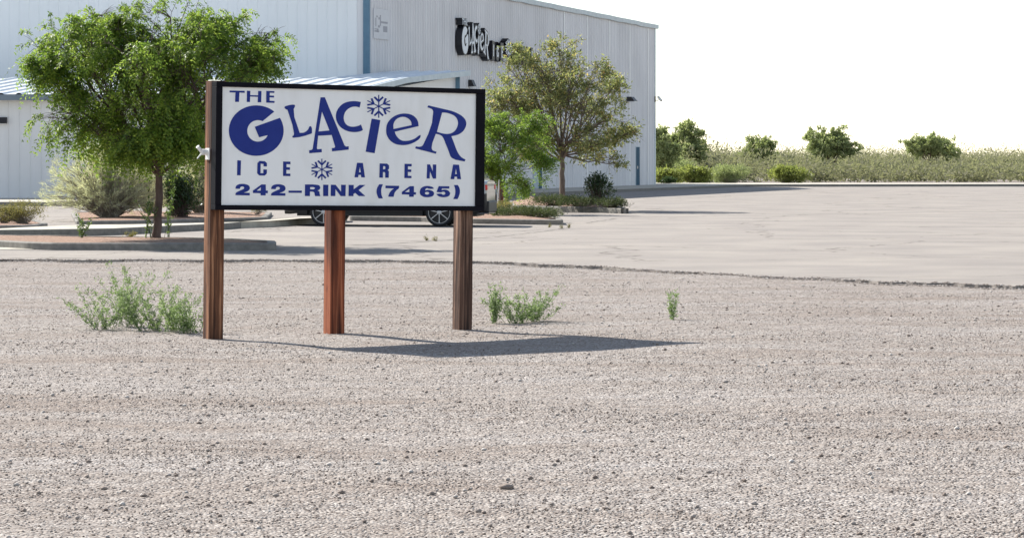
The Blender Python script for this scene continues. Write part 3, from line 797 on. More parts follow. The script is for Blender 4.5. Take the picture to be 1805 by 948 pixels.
def glyph(mb, outer, holes, fn, depth, m_face=0, m_side=0):
    """fn(u, v, w) -> world; w=0 back, depth = front"""
    loops = [outer] + holes
    tri = tessellate_polygon([[Vector((x, y, 0)) for x, y in lp] for lp in loops])
    flat = [p for lp in loops for p in lp]
    n = len(flat)
    V = [fn(x, y, depth) for x, y in flat] + [fn(x, y, 0) for x, y in flat]
    mb.add(V, [tuple(t) for t in tri], m_face)
    b = len(mb.v) - 2 * n
    st = 0
    for lp in loops:
        k = len(lp)
        for i in range(k):
            j = (i + 1) % k
            mb.f.append((b + st + i, b + st + j, b + n + st + j, b + n + st + i)); mb.m.append(m_side)
        st += k

# ---- wall letters on the ribbed wall
def wall_fn(x, y, w_):
    d = 0; 
    return Fp(118.9 + (x - 404) * (3.46 / 418), 7.48 - (y - 187) * .01375, .04 + w_) - ORG
wl = empty('wall_lettering', Fp(121, 6.1, .04), 0, 'raised black edged channel letters high on the ribbed arena wall', 'lettering')
ORG2 = Fp(121, 6.1, .04)
def wf(x, y, w_): return Fp(118.9 + (x - 404) * (3.46 / 418), 7.48 - (y - 187) * .01375, .04 + w_) - ORG2
def wf2(sx0, sx1, d0, d1, sy0, sy1, z0, z1):
    return lambda x, y, w_: Fp(d0 + (x - sx0) * (d1 - d0) / (sx1 - sx0), z0 + (y - sy0) * (z1 - z0) / (sy1 - sy0), .04 + w_) - ORG2
def channel(nm, o_, h_, fn, gro=4.0):
    """dark box letter with a paler face set in its front"""
    big = offset_poly(o_, -gro)
    mb = MB(); glyph(mb, big, [], fn, .30)
    bd = mb.build('snowflake' if nm == 'flake' else 'letter', M['letterside'], wl)
    mb = MB(); glyph(mb, o_, h_, lambda x, y, w_: fn(x, y, .302 + w_), .008)
    mb.build('face', M['letter'], bd)
for nm, o_, h_ in GL: channel(nm, o_, h_, wf, 4.5)
for nm, o_, h_ in THE + [FL1]: channel(nm, o_, h_, wf, 1.5 if nm != 'flake' else .4)
for nm, o_, h_ in ICE: channel(nm, o_, h_, wf2(417, 512, 122.9, 124.2, 283, 311, 6.85, 6.27), 8.0)
channel('flake', FL2[1], [], wf2(547, 588, 124.5, 125.5, 281, 318, 7.2, 6.35), .4)
for nm, o_, h_ in ARENA: channel(nm, o_, h_, wf2(624, 812, 125.9, 128.4, 287, 316, 6.85, 6.2), 7.0)

# ---- plaque at the left end of the ribbed wall
pq = empty('wall_plaque', Fp(fd(670), 6.2, .04), 0, 'faded white rectangular notice board with grey emblem beside the blue corner strip', 'notice board')
pO = Fp(fd(670), 6.2, .04)
def pqbox(x0, x1, y0, y1, oa, ob):
    m_ = MB(); da, db = fd(x0), fd(x1)
    za = CH + (CY - y1) * da / F; zb = CH + (CY - y0) * da / F
    c = [Fp(da, za, oa), Fp(db, za, oa), Fp(db, za, ob), Fp(da, za, ob), Fp(da, zb, oa), Fp(db, zb, oa), Fp(db, zb, ob), Fp(da, zb, ob)]
    m_.add([p - pO for p in c], [(0, 1, 2, 3), (7, 6, 5, 4), (0, 4, 5, 1), (1, 5, 6, 2), (2, 6, 7, 3), (3, 7, 4, 0)])
    return m_
pqbox(656, 683, 15, 68, .04, .07).build('board', M['plaque'], pq)
ik = MB()
def ink(x0, x1, y0, y1):
    t_ = pqbox(x0, x1, y0, y1, .07, .073); ik.add(t_.v, t_.f)
ink(659, 660.4, 32, 47); ink(660.6, 663, 28, 31); ink(663.5, 667, 45, 49); ink(666.8, 668.6, 27, 46); ink(668.8, 680.5, 38, 41.5)
ink(657.4, 664.5, 50.5, 52.2); ink(657.4, 665.5, 53.5, 56.5); ink(672.6, 680, 46.5, 57)
ink(664.4, 666.4, 31, 35); ink(662, 664, 51, 57.5)
ik.build('faded_print', M['plaqueink'], pq)

# ---- wall lights, security camera
def wall_light(p, s, ndir, label, dims=(0.4, 0.25, 0.3)):
    t_ = empty('wall_light', p, math.atan2(ndir[1], ndir[0]) + math.pi / 2, label, 'wall light')
    wx, dp, hz = dims
    m_ = MB()
    m_.add([(-wx / 2, 0, -hz / 2), (wx / 2, 0, -hz / 2), (wx / 2, 0, hz / 2), (-wx / 2, 0, hz / 2),
            (-wx / 2, -dp, -hz / 2), (wx / 2, -dp, -hz / 2), (wx / 2, -dp * .55, hz / 2), (-wx / 2, -dp * .55, hz / 2)],
           [(0, 1, 2, 3), (7, 6, 5, 4), (0, 4, 5, 1), (3, 2, 6, 7), (0, 3, 7, 4), (1, 5, 6, 2)])
    m_.build('housing', M['dark'], t_, bevel=.012)
    m_ = MB(); m_.box(-wx / 2 + .03, wx / 2 - .03, -dp + .03, -.04, -hz / 2 - .02, -hz / 2 - .002)
    m_.build('lens', M['clearlens'], t_)
    return t_
a = P(3, 212.5, YW); wall_light((a.x, YW - .02, a.z), 1, (0, -1), 'brown box wall light on the low annex wall at the far left', (0.42, 0.2, 0.23))
d = fd(826) ; wall_light(Fp(d, CH + (CY - 147) * d / F, .04), 1, NRM, 'dark square wall light beside the top of the annex roof', (0.35, 0.28, 0.3))
d = fd(1106); wall_light(Fp(d, CH + (CY - 175) * d / F, .04), 1, NRM, 'dark wedge wall light high on the ribbed wall right of the rust tinted tree', (0.6, 0.45, 0.24))
cm = empty('security_camera', Fp(150.0, CH + (CY - 177) * 150 / F, .05), 0, 'small white bullet security camera on bracket at the arena wall right end', 'security camera')
m_ = MB(); m_.box(-.06, .02, -.1, .1, -.1, .22); m_.build('mount', M['dark'], cm)
m_ = MB(); m_.tube([(0, 0, 0), (.12, -.02, -.03), (.18, -.03, 0), (.22, -.03, .05)], .022, 7); m_.build('bracket', M['white'], cm)
m_ = MB(); m_.tube([(.14, -.03, .22), (.34, -.08, -.02)], .075, 12); m_.build('camera_body', M['white'], cm, smooth=False)
m_ = MB(); m_.tube([(.345, -.081, -.026), (.36, -.085, -.044)], .06, 12); m_.build('lens', M['dark'], cm)

# ================================================================== SIGN
th = math.atan2(1.25, 2.3625)
SL = Vector((-1.0845, 24.1, 0))                    # panel left edge
ux = Vector((math.cos(th), math.sin(th), -0.0122)).normalized()
uy = Vector((-math.sin(th), math.cos(th), 0))       # backwards
uz = ux.cross(uy).normalized()
PB = Vector((SL.x, SL.y, 1.1826))                   # panel bottom-left
# put origin of the sign at ground below the panel's left edge
so = PB - uz * (1.1826 + .05)
SM = Matrix(((ux.x, uy.x, uz.x, so.x), (ux.y, uy.y, uz.y, so.y), (ux.z, uy.z, uz.z, so.z), (0, 0, 0, 1)))
sign = empty('roadside_sign', (0, 0, 0), 0, 'white roadside sign board with blue lettering, black frame and three timber posts', 'sign')
sign.matrix_world = SM
SMi = SM.inverted()
CAMP = Vector((0, 0, CH))
def sl(px, py, off=0.0):
    """photo pixel -> local (x, z) on the sign plane shifted back by off"""
    dirn = Vector(((px - CX) / F, 1, -(py - CY) / F))
    o_ = SMi @ CAMP; q_ = SMi.to_3x3() @ dirn
    t = (off - o_.y) / q_.y
    r_ = o_ + q_ * t
    return r_.x, r_.z
W_, Z0, Z1 = 2.673, 1.2326, 1.2326 + 1.0675
mb = MB(); mb.box(0, W_, 0, .03, Z0, Z1); mb.build('panel', M['panel'], sign)
fl, frr, ft, fb = .062, .092, .045, .045
for (x0, x1, z0, z1, y0) in ((-fl, W_ + frr, Z1, Z1 + ft, -.025), (-fl, W_ + frr, Z0 - fb, Z0, -.025), (-fl, 0, Z0, Z1, -.023), (W_, W_ + frr, Z0, Z1, -.023)):
    mb = MB(); mb.box(x0, x1, y0, .078, z0, z1)
    mb.build('frame', M['black'], sign, bevel=.004)
mb = MB(); mb.box(.002, W_ - .002, .0315, .07, Z0 + .002, Z1 - .002); mb.build('backing', M['black'], sign)
def post(x0, x1, top_, m_, y0=.08):
    mb = MB()
    # slightly irregular timber: subdivided box
    K = 16
    rings = []
    for i in range(K + 1):
        z = -.35 + (top_ + .35) * i / K
        j = lambda: random.uniform(-.0018, .0018)
        c = .006
        rings.append([(x0 + c + j(), y0, z), (x1 - c + j(), y0, z), (x1 + j(), y0 + c, z), (x1, y0 + .14 - c, z), (x1 - c, y0 + .14, z), (x0 + c, y0 + .14, z), (x0, y0 + .14 - c, z), (x0 + j(), y0 + c, z)])
    V = sum(rings, [])
    fs = [(r_ * 8 + k, r_ * 8 + (k + 1) % 8, (r_ + 1) * 8 + (k + 1) % 8, (r_ + 1) * 8 + k) for r_ in range(K) for k in range(8)]
    fs += [tuple(range(8))[::-1], tuple(range(K * 8, K * 8 + 8))]
    mb.add(V, fs)
    return mb.build('post', m_, sign)
def px2x(px, py, off=.08): return sl(px, py, off)[0]
pl0, pl1 = px2x(370.5, 430), px2x(395.5, 430)
p_left = post(pl0, pl1, Z1 + ft + .012, M['woodL'])
m0, m1 = px2x(583.5, 430), px2x(609, 430)
p_mid = post(m0, m1, Z1 + .0, M['woodM'])
r0, r1 = px2x(811.5, 430), px2x(834, 430)
p_right = post(r0, r1, Z1 + .0, M['woodR'])
p_mid['label'] = 'redder middle post'
# writing
def sfn(x, y, w_):
    a_, b_ = sl(x, y, 0.0)
    return Vector((a_, -.0015 - w_, b_))
def letters(lst, name):
    for nm, o_, h_ in lst:
        mb = MB(); glyph(mb, o_, h_, sfn, .0015)
        mb.build(name, M['vinyl'], sign)
    return {}
letters(THE, 'letter')
letters(GL, 'letter')
letters([FL1], 'snowflake')
letters(ICE, 'letter')
letters([FL2], 'snowflake')
letters(ARENA, 'letter')
letters(PHONE, 'letter')
# ghost marks of an older layout
mb = MB()
for (x0, x1, y0, y1) in ((604, 611, 286, 303), (696, 703, 287, 304)):
    glyph(mb, [(x0, y0), (x1, y0), (x1, y1), (x0, y1)], [], lambda x, y, w_: Vector((sl(x, y)[0], -.0006 - w_ * .4, sl(x, y)[1])), .0008)
# white plastic fitting on the left post
br = empty('cable_bracket', (0, 0, 0), 0, 'small white forked plastic bracket screwed to side of left sign post', 'bracket')
bx = pl0; bz = sl(363, 270, .08)[1]
br.matrix_world = SM @ Matrix.Translation((bx, .15, bz))
mb = MB()
mb.box(-.012, -.001, -.05, .03, -.06, .045)
mb.build('plate', M['white'], br, bevel=.003)
mb = MB()
mb.tube([(-.012, 0, .01), (-.06, 0, .01)], .028, 10)
mb.tube([(-.05, 0, .0), (-.105, 0, .06)], .017, 8)
mb.tube([(-.05, 0, .01), (-.105, 0, -.05)], .006, 8)
mb.build('fork', M['white'], br)
# eye screw on the post top
es = empty('eye_screw', (0, 0, 0), 0, 'small metal screw eye on top of left sign post', 'screw')
es.matrix_world = SM @ Matrix.Translation((pl0 + .05, .14, Z1 + ft + .012))
mb = MB(); mb.tube([(0, 0, 0), (0, 0, .035)], .005, 6); mb.tube([(0, 0, .03), (0, 0, .05)], [.011, .006], 8); mb.box(-.045, .04, -.05, .03, 0, .006)
mb.build('screw', M['chrome'], es)

# ================================================================== VEGETATION
def quads_mesh(V4):
    """V4: (n,4,3) -> vertices, faces"""
    n = len(V4)
    return V4.reshape(-1, 3), np.arange(n * 4).reshape(n, 4)

def unit(a): return a / np.maximum(np.linalg.norm(a, axis=-1, keepdims=True), 1e-9)

def sprays(P0, D0_, length, nleaf, leaf_l, leaf_w, droop=0.5, rng=RNG, ang=1.0, jitter=.25):
    """compound leaves: P0 (n,3) base, D0_ (n,3) direction; returns (n*nleaf*2,4,3)"""
    n = len(P0)
    t = np.linspace(0.12, 1.0, nleaf)[None, :, None]
    Ls = (length * rng.uniform(.7, 1.2, (n, 1, 1)))
    D = unit(D0_)[:, None, :]
    pos = P0[:, None, :] + D * t * Ls
    pos[..., 2] -= (droop * Ls[..., 0] * t[..., 0] ** 2)
    tang = unit(D - np.array([0, 0, 1.0]) * (2 * droop * t))
    up = unit(rng.normal(0, .5, (n, 1, 3)) + np.array([0, 0, 1.0]))
    side = unit(np.cross(tang, up)); nrm = unit(np.cross(side, tang))
    out = []
    for sg in (-1, 1):
        ld = unit(side * sg * ang + tang * .75 - np.array([0, 0, .25]) + rng.normal(0, jitter, pos.shape))
        lw = unit(np.cross(ld, nrm + rng.normal(0, .35, pos.shape)))
        ll = leaf_l * rng.uniform(.7, 1.15, pos.shape[:2] + (1,)) * (1 - .35 * np.abs(t - .5))
        ww = leaf_w * rng.uniform(.8, 1.2, pos.shape[:2] + (1,))
        a = pos; b = pos + ld * ll * .5 + lw * ww * .5; c = pos + ld * ll; d = pos + ld * ll * .5 - lw * ww * .5
        out.append(np.stack([a, b, c, d], 2).reshape(-1, 4, 3))
    return np.concatenate(out)

def single_leaves(P0, D0_, leaf_l, leaf_w, rng=RNG):
    n = len(P0)
    ld = unit(D0_); r = unit(rng.normal(0, 1, (n, 3)))
    lw = unit(np.cross(ld, r))
    ll = leaf_l * rng.uniform(.6, 1.2, (n, 1)); ww = leaf_w * rng.uniform(.7, 1.2, (n, 1))
    return np.stack([P0, P0 + ld * ll * .5 + lw * ww * .5, P0 + ld * ll, P0 + ld * ll * .5 - lw * ww * .5], 1)

def np_tubes(segs, nside=5):
    """segs: list of (pts (k,3), radii (k,)) ; returns V, F"""
    Vs = []; Fs = []; b = 0
    for pts, rad in segs:
        k = len(pts)
        tg = np.gradient(pts, axis=0); tg = unit(tg)
        ref = np.array([.31, .17, .93]); a = np.cross(tg, ref)
        bad = np.linalg.norm(a, axis=1) < .1
        a[bad] = np.cross(tg[bad], np.array([1.0, 0, 0])); a = unit(a); c = np.cross(tg, a)
        an = np.arange(nside) * 2 * np.pi / nside
        ring = pts[:, None, :] + (a[:, None, :] * np.cos(an)[None, :, None] + c[:, None, :] * np.sin(an)[None, :, None]) * rad[:, None, None]
        Vs.append(ring.reshape(-1, 3))
        i = np.arange(k - 1)[:, None] * nside; j = np.arange(nside)[None, :]; j2 = (j + 1) % nside
        Fs.append(np.stack([b + i + j, b + i + j2, b + i + nside + j2, b + i + nside + j], -1).reshape(-1, 4))
        b += k * nside
    return np.concatenate(Vs), np.concatenate(Fs)

def curve(p0, p1, bend, n=8):
    p0 = np.array(p0, float); p1 = np.array(p1, float)
    t = np.linspace(0, 1, n)[:, None]
    mid = (p0 + p1) / 2 + np.array(bend, float)
    return (1 - t) ** 2 * p0 + 2 * t * (1 - t) * mid + t ** 2 * p1

def make_tree(name, base, lobes, label, cat, leafm, barkm, trunk_r, trunk_top, style='pinnate', dens=1.0, group=None,
              spray_len=.25, nleaf=7, leaf_l=.05, leaf_w=.016, droop=.45, seed=1, nb=9, trunk_lean=(0, 0), extra_twigs=1.0, stems=None, gaps=None, gapf=5.0):
    """lobes: list of (center xyz rel. to base, (rx, ry, rz))"""
    rng = np.random.default_rng(seed)
    root = empty(name, base, 0, label, cat, group)
    segs = []; tips_p = []; tips_d = []
    top = np.array([trunk_lean[0], trunk_lean[1], trunk_top])
    tp = curve((0, 0, -.1), top, (rng.uniform(-.06, .06), 0, 0), 10)
    tp[1:-1] += rng.normal(0, trunk_r * .08, (8, 3))
    rad = trunk_r * (1 - .28 * np.linspace(0, 1, 10)); rad[0] *= 1.35; rad[1] *= 1.08
    trunk = [(tp, rad)]
    if stems:
        trunk = []
        for (bx_, by_, tx_, ty_, tz_, rr) in stems:
            q = curve((bx_, by_, -.1), (tx_, ty_, tz_), (rng.uniform(-.05, .05), 0, 0), 8)
            trunk.append((q, rr * np.linspace(1, .7, 8)))
    vol = [l[1][0] * l[1][1] * l[1][2] for l in lobes]
    for li, (c, r) in enumerate(lobes):
        c = np.array(c, float); r = np.array(r, float)
        st = tp[-1 - (li % 3)] if not stems else trunk[li % len(trunk)][0][-1 - (li % 2)]
        limb = curve(st, c, (0, 0, -.12 * np.linalg.norm(c - st)) if c[2] < st[2] + .6 else (c[0] * .12, 0, -.05), 9)
        limb[1:] += rng.normal(0, .03, (8, 3)) * np.linspace(.3, 1, 8)[:, None]
        lr = trunk_r * (.5 if vol[li] > np.median(vol) else .36)
        segs.append((limb, lr * np.linspace(1, .3, 9)))
        nbr = int(nb * (1 + .8 * (vol[li] / max(vol)) ** .5))
        for k in range(nbr):
            dirn = unit(rng.normal(0, 1, 3) + np.array([0, 0, .12]))
            e_ = c + dirn * r * rng.uniform(.75, 1.05)
            s0 = limb[rng.integers(3, 9)]
            if np.linalg.norm(e_ - s0) < .1: continue
            bb = curve(s0, e_, rng.normal(0, .08, 3) + np.array([0, 0, .10]), 7)
            bl = np.linalg.norm(e_ - s0)
            segs.append((bb, lr * .34 * np.linspace(1, .25, 7)))
            nt_ = int(rng.integers(5, 8) * extra_twigs)
            for q in range(nt_):
                s1 = bb[rng.integers(2, 7)]
                dr = unit(unit(e_ - s0) * .8 + rng.normal(0, .65, 3) + np.array([0, 0, .1]))
                tl = rng.uniform(.35, .75) * min(1.0, .35 + np.mean(r) * .6)
                tw = curve(s1, s1 + dr * tl, rng.normal(0, .04, 3), 5)
                tw[:, 2] -= np.linspace(0, 1, 5) ** 2 * tl * .18
                segs.append((tw, trunk_r * .055 * np.linspace(1, .4, 5)))
                m_ = int(rng.integers(4, 7) * dens + .5)
                for z in range(m_):
                    u = rng.uniform(.35, 1.0); ix = min(3, int(u * 4)); f_ = u * 4 - ix
                    tips_p.append(tw[ix] * (1 - f_) + tw[min(4, ix + 1)] * f_)
                    tips_d.append(unit(dr * .7 + rng.normal(0, .75, 3) + np.array([0, 0, .15])))
    tips_p = np.array(tips_p); tips_d = np.array(tips_d)
    if gaps:
        q = tips_p * gapf + seed
        g_ = np.sin(q[:, 0] + 1.3 * np.sin(q[:, 1])) * np.sin(1.2 * q[:, 2] + np.sin(q[:, 0])) + .5 * np.sin(2.3 * q[:, 1] + q[:, 2]) + rng.normal(0, .25, len(q))
        keep = g_ > gaps
        tips_p = tips_p[keep]; tips_d = tips_d[keep]
    V, Fq = np_tubes(trunk, 10)
    # close the top is not needed: limbs grow out of it
    np_mesh('trunk', V, Fq, barkm, root, smooth=True)
    V, Fq = np_tubes(segs, 5)
    np_mesh('branches', V, Fq, barkm, root, smooth=True)
    if style == 'pinnate':
        Q = sprays(tips_p, tips_d, spray_len, nleaf, leaf_l, leaf_w, droop, rng)
    else:
        rep = nleaf
        pp = np.repeat(tips_p, rep, 0) + rng.normal(0, .055, (len(tips_p) * rep, 3))
        dd = np.repeat(tips_d, rep, 0) + rng.normal(0, .8, (len(tips_p) * rep, 3))
        dd[:, 2] -= .15
        Q = single_leaves(pp, dd, leaf_l, leaf_w, rng)
    V, Fq = quads_mesh(Q)
    np_mesh('crown', V, Fq, leafm, root)
    return root

def lobes_px(L_, d, base, ry=None):
    out = []
    for l in L_:
        cx_, cy_, rx_, rz_ = l[:4]; dy = l[4] if len(l) > 4 else 0
        p = P(cx_, cy_, d) - Vector(base)
        k = d / F
        r_ = (rx_ * k, (l[5] if len(l) > 5 else (rx_ + rz_) / 2 * k), rz_ * k)
        out.append(((p.x, dy, p.z), r_))
    return out

# --- tree on the left island
dT = 49.3
bT = (gx(275, dT), dT, 0.12)
LT = [(110, 78, 52, 34, .3), (72, 125, 34, 22, -.2), (165, 95, 62, 48, -.5), (125, 205, 40, 34, -.3), (195, 245, 48, 26, .4),
      (150, 150, 55, 34, .6), (255, 120, 78, 80, -1.1), (262, 130, 80, 76, .9), (300, 34, 66, 34, .2), (172, 42, 26, 20, .2),
      (412, 66, 46, 28, .4), (455, 108, 42, 18, -.2), (365, 120, 72, 58, -.8), (370, 150, 72, 62, .8), (265, 205, 72, 46, -.9), (290, 215, 70, 46, .8),
      (335, 240, 30, 28, 0), (272, 248, 50, 16, -1.0), (225, 262, 30, 14, -.7), (318, 252, 30, 14, -.8), (470, 60, 20, 12, .3), (225, 60, 30, 24, -.4), (350, 50, 50, 30, -.5)]
make_tree('leafy_tree', bT, lobes_px(LT, dT, bT), 'broad green tree with drooping leaflets growing on the kerbed island at left', 'tree', M['leafgreen'], M['bark'],
          .085, 1.5, dens=1.25, seed=5, nb=11, trunk_lean=(.06, 0), spray_len=.30, nleaf=7, leaf_l=.088, leaf_w=.030, droop=.8, gaps=-.12, gapf=3.1)
# --- second tree behind it
dU = 69.0; bU = (gx(303, dU), dU, .12)
make_tree('leafy_tree', bU, lobes_px([(312, 215, 40, 30), (330, 245, 32, 22), (285, 235, 30, 22, .5)], dU, bU), 'smaller dark tree behind the broad tree, its trunk seen above the dark bush', 'tree',
          M['leafdark'], M['bark'], .10, 1.9, dens=.7, seed=9, nb=7)
# --- rust tinted tree at right
dV = 83.0; bV = (gx(991, dV), dV, .2)
LV = [(988, 98, 34, 26), (905, 104, 26, 18, -.6), (958, 112, 40, 26, -.8), (1000, 140, 60, 34, -1.1), (900, 175, 40, 24, -.9), (1030, 180, 60, 34, -1.2), (925, 128, 44, 32, .4), (1040, 128, 30, 20, -.4), (885, 150, 32, 24, -.3), (960, 160, 60, 36, -.8), (1078, 158, 24, 16), (1010, 190, 66, 36, .8),
      (1060, 212, 52, 24, -.5), (1110, 232, 24, 11, 0), (930, 205, 50, 36, .6), (1000, 245, 60, 30, -.7), (1055, 262, 34, 18, .4), (940, 250, 40, 26, -.4), (865, 190, 22, 20), (1085, 285, 12, 8)]
make_tree('rust_tinted_tree', bV, lobes_px(LV, dV, bV), 'airy olive tree with orange tinged leaves in front of the ribbed wall', 'tree', M['leafolive'], M['barkpale'],
          .095, 1.75, style='single', dens=1.0, seed=21, nb=9, nleaf=5, leaf_l=.13, leaf_w=.044, gaps=-.18, gapf=3.1, trunk_lean=(-.03, 0))
# --- bright green small tree
dW = 77.0; bW = (gx(876, dW), dW, .15)
LW = [(905, 225, 36, 20), (945, 212, 26, 12, .3), (880, 255, 44, 26, -.4), (930, 262, 40, 24, .4), (895, 295, 36, 18, -.3), (955, 285, 22, 10), (868, 215, 20, 14), (835, 270, 30, 28), (915, 330, 16, 10), (865, 305, 18, 10)]
make_tree('bright_green_tree', bW, lobes_px(LW, dW, bW), 'small bright green multi-stemmed tree just right of the sign frame', 'tree', M['leafbright'], M['barkpale'],
          .05, .9, style='pinnate', dens=.9, seed=33, nb=9, gaps=-.35, gapf=4, spray_len=.24, nleaf=5, leaf_l=.085, leaf_w=.028, stems=[(.0, 0, -.16, 0, 1.1, .045), (.06, .05, .05, .1, 1.2, .035), (.02, -.05, .3, .05, 1.2, .025)])

def brush(name, base, wd, ht, nst, label, leafm, twigm, seed=1, twig=.28, wispy=True, cat='shrub', lean=0, leafsz=(.05, .006), nfine=9, group=None, flat=1.0, depth=None):
    """many thin stems fanning from the base, ending in fine broom-like twigs"""
    rng = np.random.default_rng(seed)
    root = empty(name, base, 0, label, cat, group)
    segs = []; P_ = []; D_ = []
    dpt = depth or wd
    for i in range(nst):
        a = rng.uniform(0, 2 * np.pi); el = rng.uniform(.03, 1.0) * np.pi / 2
        rr = rng.uniform(.55, 1.0) ** .6
        e_ = np.array([np.cos(a) * np.cos(el) * wd / 2 * rr + lean * wd * .1, np.sin(a) * np.cos(el) * dpt / 2 * rr, ht * (.12 + .88 * np.sin(el)) * rr * flat])
        s = np.array([rng.uniform(-.12, .12) * wd * .5, rng.uniform(-.1, .1) * wd * .5, 0])
        c_ = curve(s, e_, (0, 0, ht * .12), 6); c_[1:] += rng.normal(0, .012 * wd, (5, 3))
        segs.append((c_, np.linspace(1, .25, 6) * .011 * (ht ** .5)))
        d0 = unit(c_[-1] - c_[-3])
        for k in range(nfine):
            ix = rng.integers(2, 6)
            P_.append(c_[ix] + rng.normal(0, .02, 3)); D_.append(unit(d0 + rng.normal(0, .42, 3) + np.array([0, 0, .25])))
    V, Fq = np_tubes(segs, 4)
    np_mesh('stems', V, Fq, twigm, root, smooth=True)
    P_ = np.array(P_); D_ = np.array(D_)
    Q = []
    n = len(P_)
    # fine twigs as long thin leaf-like blades + small side blades
    Q.append(single_leaves(P_, D_, twig, leafsz[1] * 1.2, rng))
    for k in range(5):
        t = rng.uniform(.2, .95, (n, 1)); Q.append(single_leaves(P_ + D_ * twig * t, unit(D_ + rng.normal(0, .5, (n, 3))), leafsz[0] * 1.6, leafsz[1], rng))
    V, Fq = quads_mesh(np.concatenate(Q))
    np_mesh('foliage', V, Fq, leafm, root)
    return root

def bush(name, base, wd, ht, n, label, leafm, twigm, seed=1, leaf=(.06, .03), cat='shrub', group=None, depth=None, lumps=6, clump=9):
    """rounded leafy bush made of stems with leaf clusters"""
    rng = np.random.default_rng(seed)
    root = empty(name, base, 0, label, cat, group)
    dpt = depth or wd * .8
    segs = []; P_ = []; D_ = []
    ctr = [np.array([rng.uniform(-.32, .32) * wd, rng.uniform(-.3, .3) * dpt, rng.uniform(.3, .68) * ht]) for _ in range(lumps)]
    rad = [rng.uniform(.2, .34) for _ in range(lumps)]
    for i in range(n):
        k = rng.integers(0, lumps)
        d0 = unit(rng.normal(0, 1, 3)); e_ = ctr[k] + d0 * np.array([wd, dpt, ht]) * rad[k] * rng.uniform(.6, 1.05)
        e_[2] = max(e_[2], .03)
        s = np.array([rng.uniform(-.1, .1) * wd, rng.uniform(-.1, .1) * dpt, 0])
        c_ = curve(s, e_, (0, 0, -.05), 6)
        if i % 3 == 0: segs.append((c_, np.linspace(1, .3, 6) * .009 * ht ** .5))
        tg = unit(e_ - s)
        m_ = clump
        P_.append(e_[None] + rng.normal(0, .05 * (wd + ht) * .5, (m_, 3))); D_.append(tg[None] + rng.normal(0, .9, (m_, 3)))
    P_ = np.concatenate(P_); D_ = np.concatenate(D_)
    P_[:, 2] = np.maximum(P_[:, 2], .02)
    V, Fq = np_tubes(segs, 4); np_mesh('stems', V, Fq, twigm, root, smooth=True)
    V, Fq = quads_mesh(single_leaves(P_, D_, leaf[0], leaf[1], rng)); np_mesh('foliage', V, Fq, leafm, root)
    return root

# big pale rabbitbrush and neighbours
dB = 68.5
brush('rabbitbrush', (gx(192, dB), dB, .10), 3.6, 1.95, 470, 'large silvery green broom-like shrub standing before the annex at left', M['leafsage'], M['twiggrey'], seed=3, twig=.19, nfine=22, leafsz=(.045, .0075), depth=2.4)
brush('rabbitbrush', (gx(262, 72), 72.2, .10), 1.9, 2.0, 230, 'silvery green broom-like shrub just behind the trunk of the broad tree', M['leafsage'], M['twiggrey'], seed=4, twig=.26, nfine=13, leafsz=(.045, .0075))
brush('rabbitbrush', (gx(352, 73), 73.0, .10), 2.2, 2.0, 260, 'silvery green broom-like shrub peeking out left of the sign post', M['leafsage'], M['twiggrey'], seed=6, twig=.26, nfine=13, leafsz=(.045, .0075))
bush('dark_bush', (gx(322, 68.3), 68.3, .08), 1.15, 1.45, 480, 'dense dark green bush between the tree trunk and the left sign post', M['leafdark'], M['bark'], seed=8, leaf=(.075, .035), clump=9)
dL = 62.0
bush('low_bush', (gx(42, dL), dL, .10), 1.05, .52, 420, 'low rounded tan and green bush at the far left edge', M['leafdry'], M['twiggrey'], seed=12, leaf=(.045, .014), clump=12)
bush('low_bush', (gx(5, dL), dL + .3, .10), .75, .45, 260, 'low tan bush cut by the far left edge of the view', M['leafdry'], M['twiggrey'], seed=13, leaf=(.045, .014), clump=12)
bush('low_bush', (gx(442, 66), 71.0, .12), .55, .3, 120, 'tiny dry rust coloured bush seen beneath the sign board', M['leafdry'], M['twiggrey'], seed=14, leaf=(.045, .01), clump=8)
# sapling in front of the island tree and shoots on the trunk
def sprig(name, base, ht, nst, label, leafm, seed, spread=.25, leaf=(.07, .022), cat='plant', group=None, nl=12, stemr=.006, up=.9):
    rng = np.random.default_rng(seed)
    root = empty(name, base, 0, label, cat, group)
    segs = []; P_ = []; D_ = []
    for i in range(nst):
        a = rng.uniform(0, 2 * np.pi); h = ht * rng.uniform(.45, 1.0)
        e_ = np.array([np.cos(a) * spread * rng.uniform(.1, 1), np.sin(a) * spread * rng.uniform(.1, 1), h])
        s = np.array([rng.uniform(-.25, .25) * spread, rng.uniform(-.25, .25) * spread, -.02])
        c_ = curve(s, e_, (0, 0, h * .15), 7)
        segs.append((c_, np.linspace(1, .3, 7) * stemr))
        for k in range(nl):
            u = rng.uniform(.12, 1.0) * 6; ix = min(5, int(u)); p = c_[ix] * (1 - (u - ix)) + c_[ix + 1] * (u - ix)
            m_ = 3
            P_.append(p[None] + rng.normal(0, .012, (m_, 3))); D_.append(unit(rng.normal(0, 1, (m_, 3)) + np.array([0, 0, up * .4])))
    V, Fq = np_tubes(segs, 4); np_mesh('stems', V, Fq, leafm, root, smooth=True)
    V, Fq = quads_mesh(single_leaves(np.concatenate(P_), np.concatenate(D_), leaf[0], leaf[1], rng)); np_mesh('leaves', V, Fq, leafm, root)
    return root
sprig('sapling', (gx(141, 49.4), 49.4, .13), .42, 7, 'small spindly sapling growing at left on the kerbed island', M['leafmid'], 41, .28, (.075, .024), 'sapling', nl=9)
sprig('sapling', (gx(262, 49.0), 49.1, .13), .95, 6, 'leafy sucker shoots against the foot of the broad tree trunk', M['leafmid'], 42, .30, (.08, .026), 'sapling', nl=11)
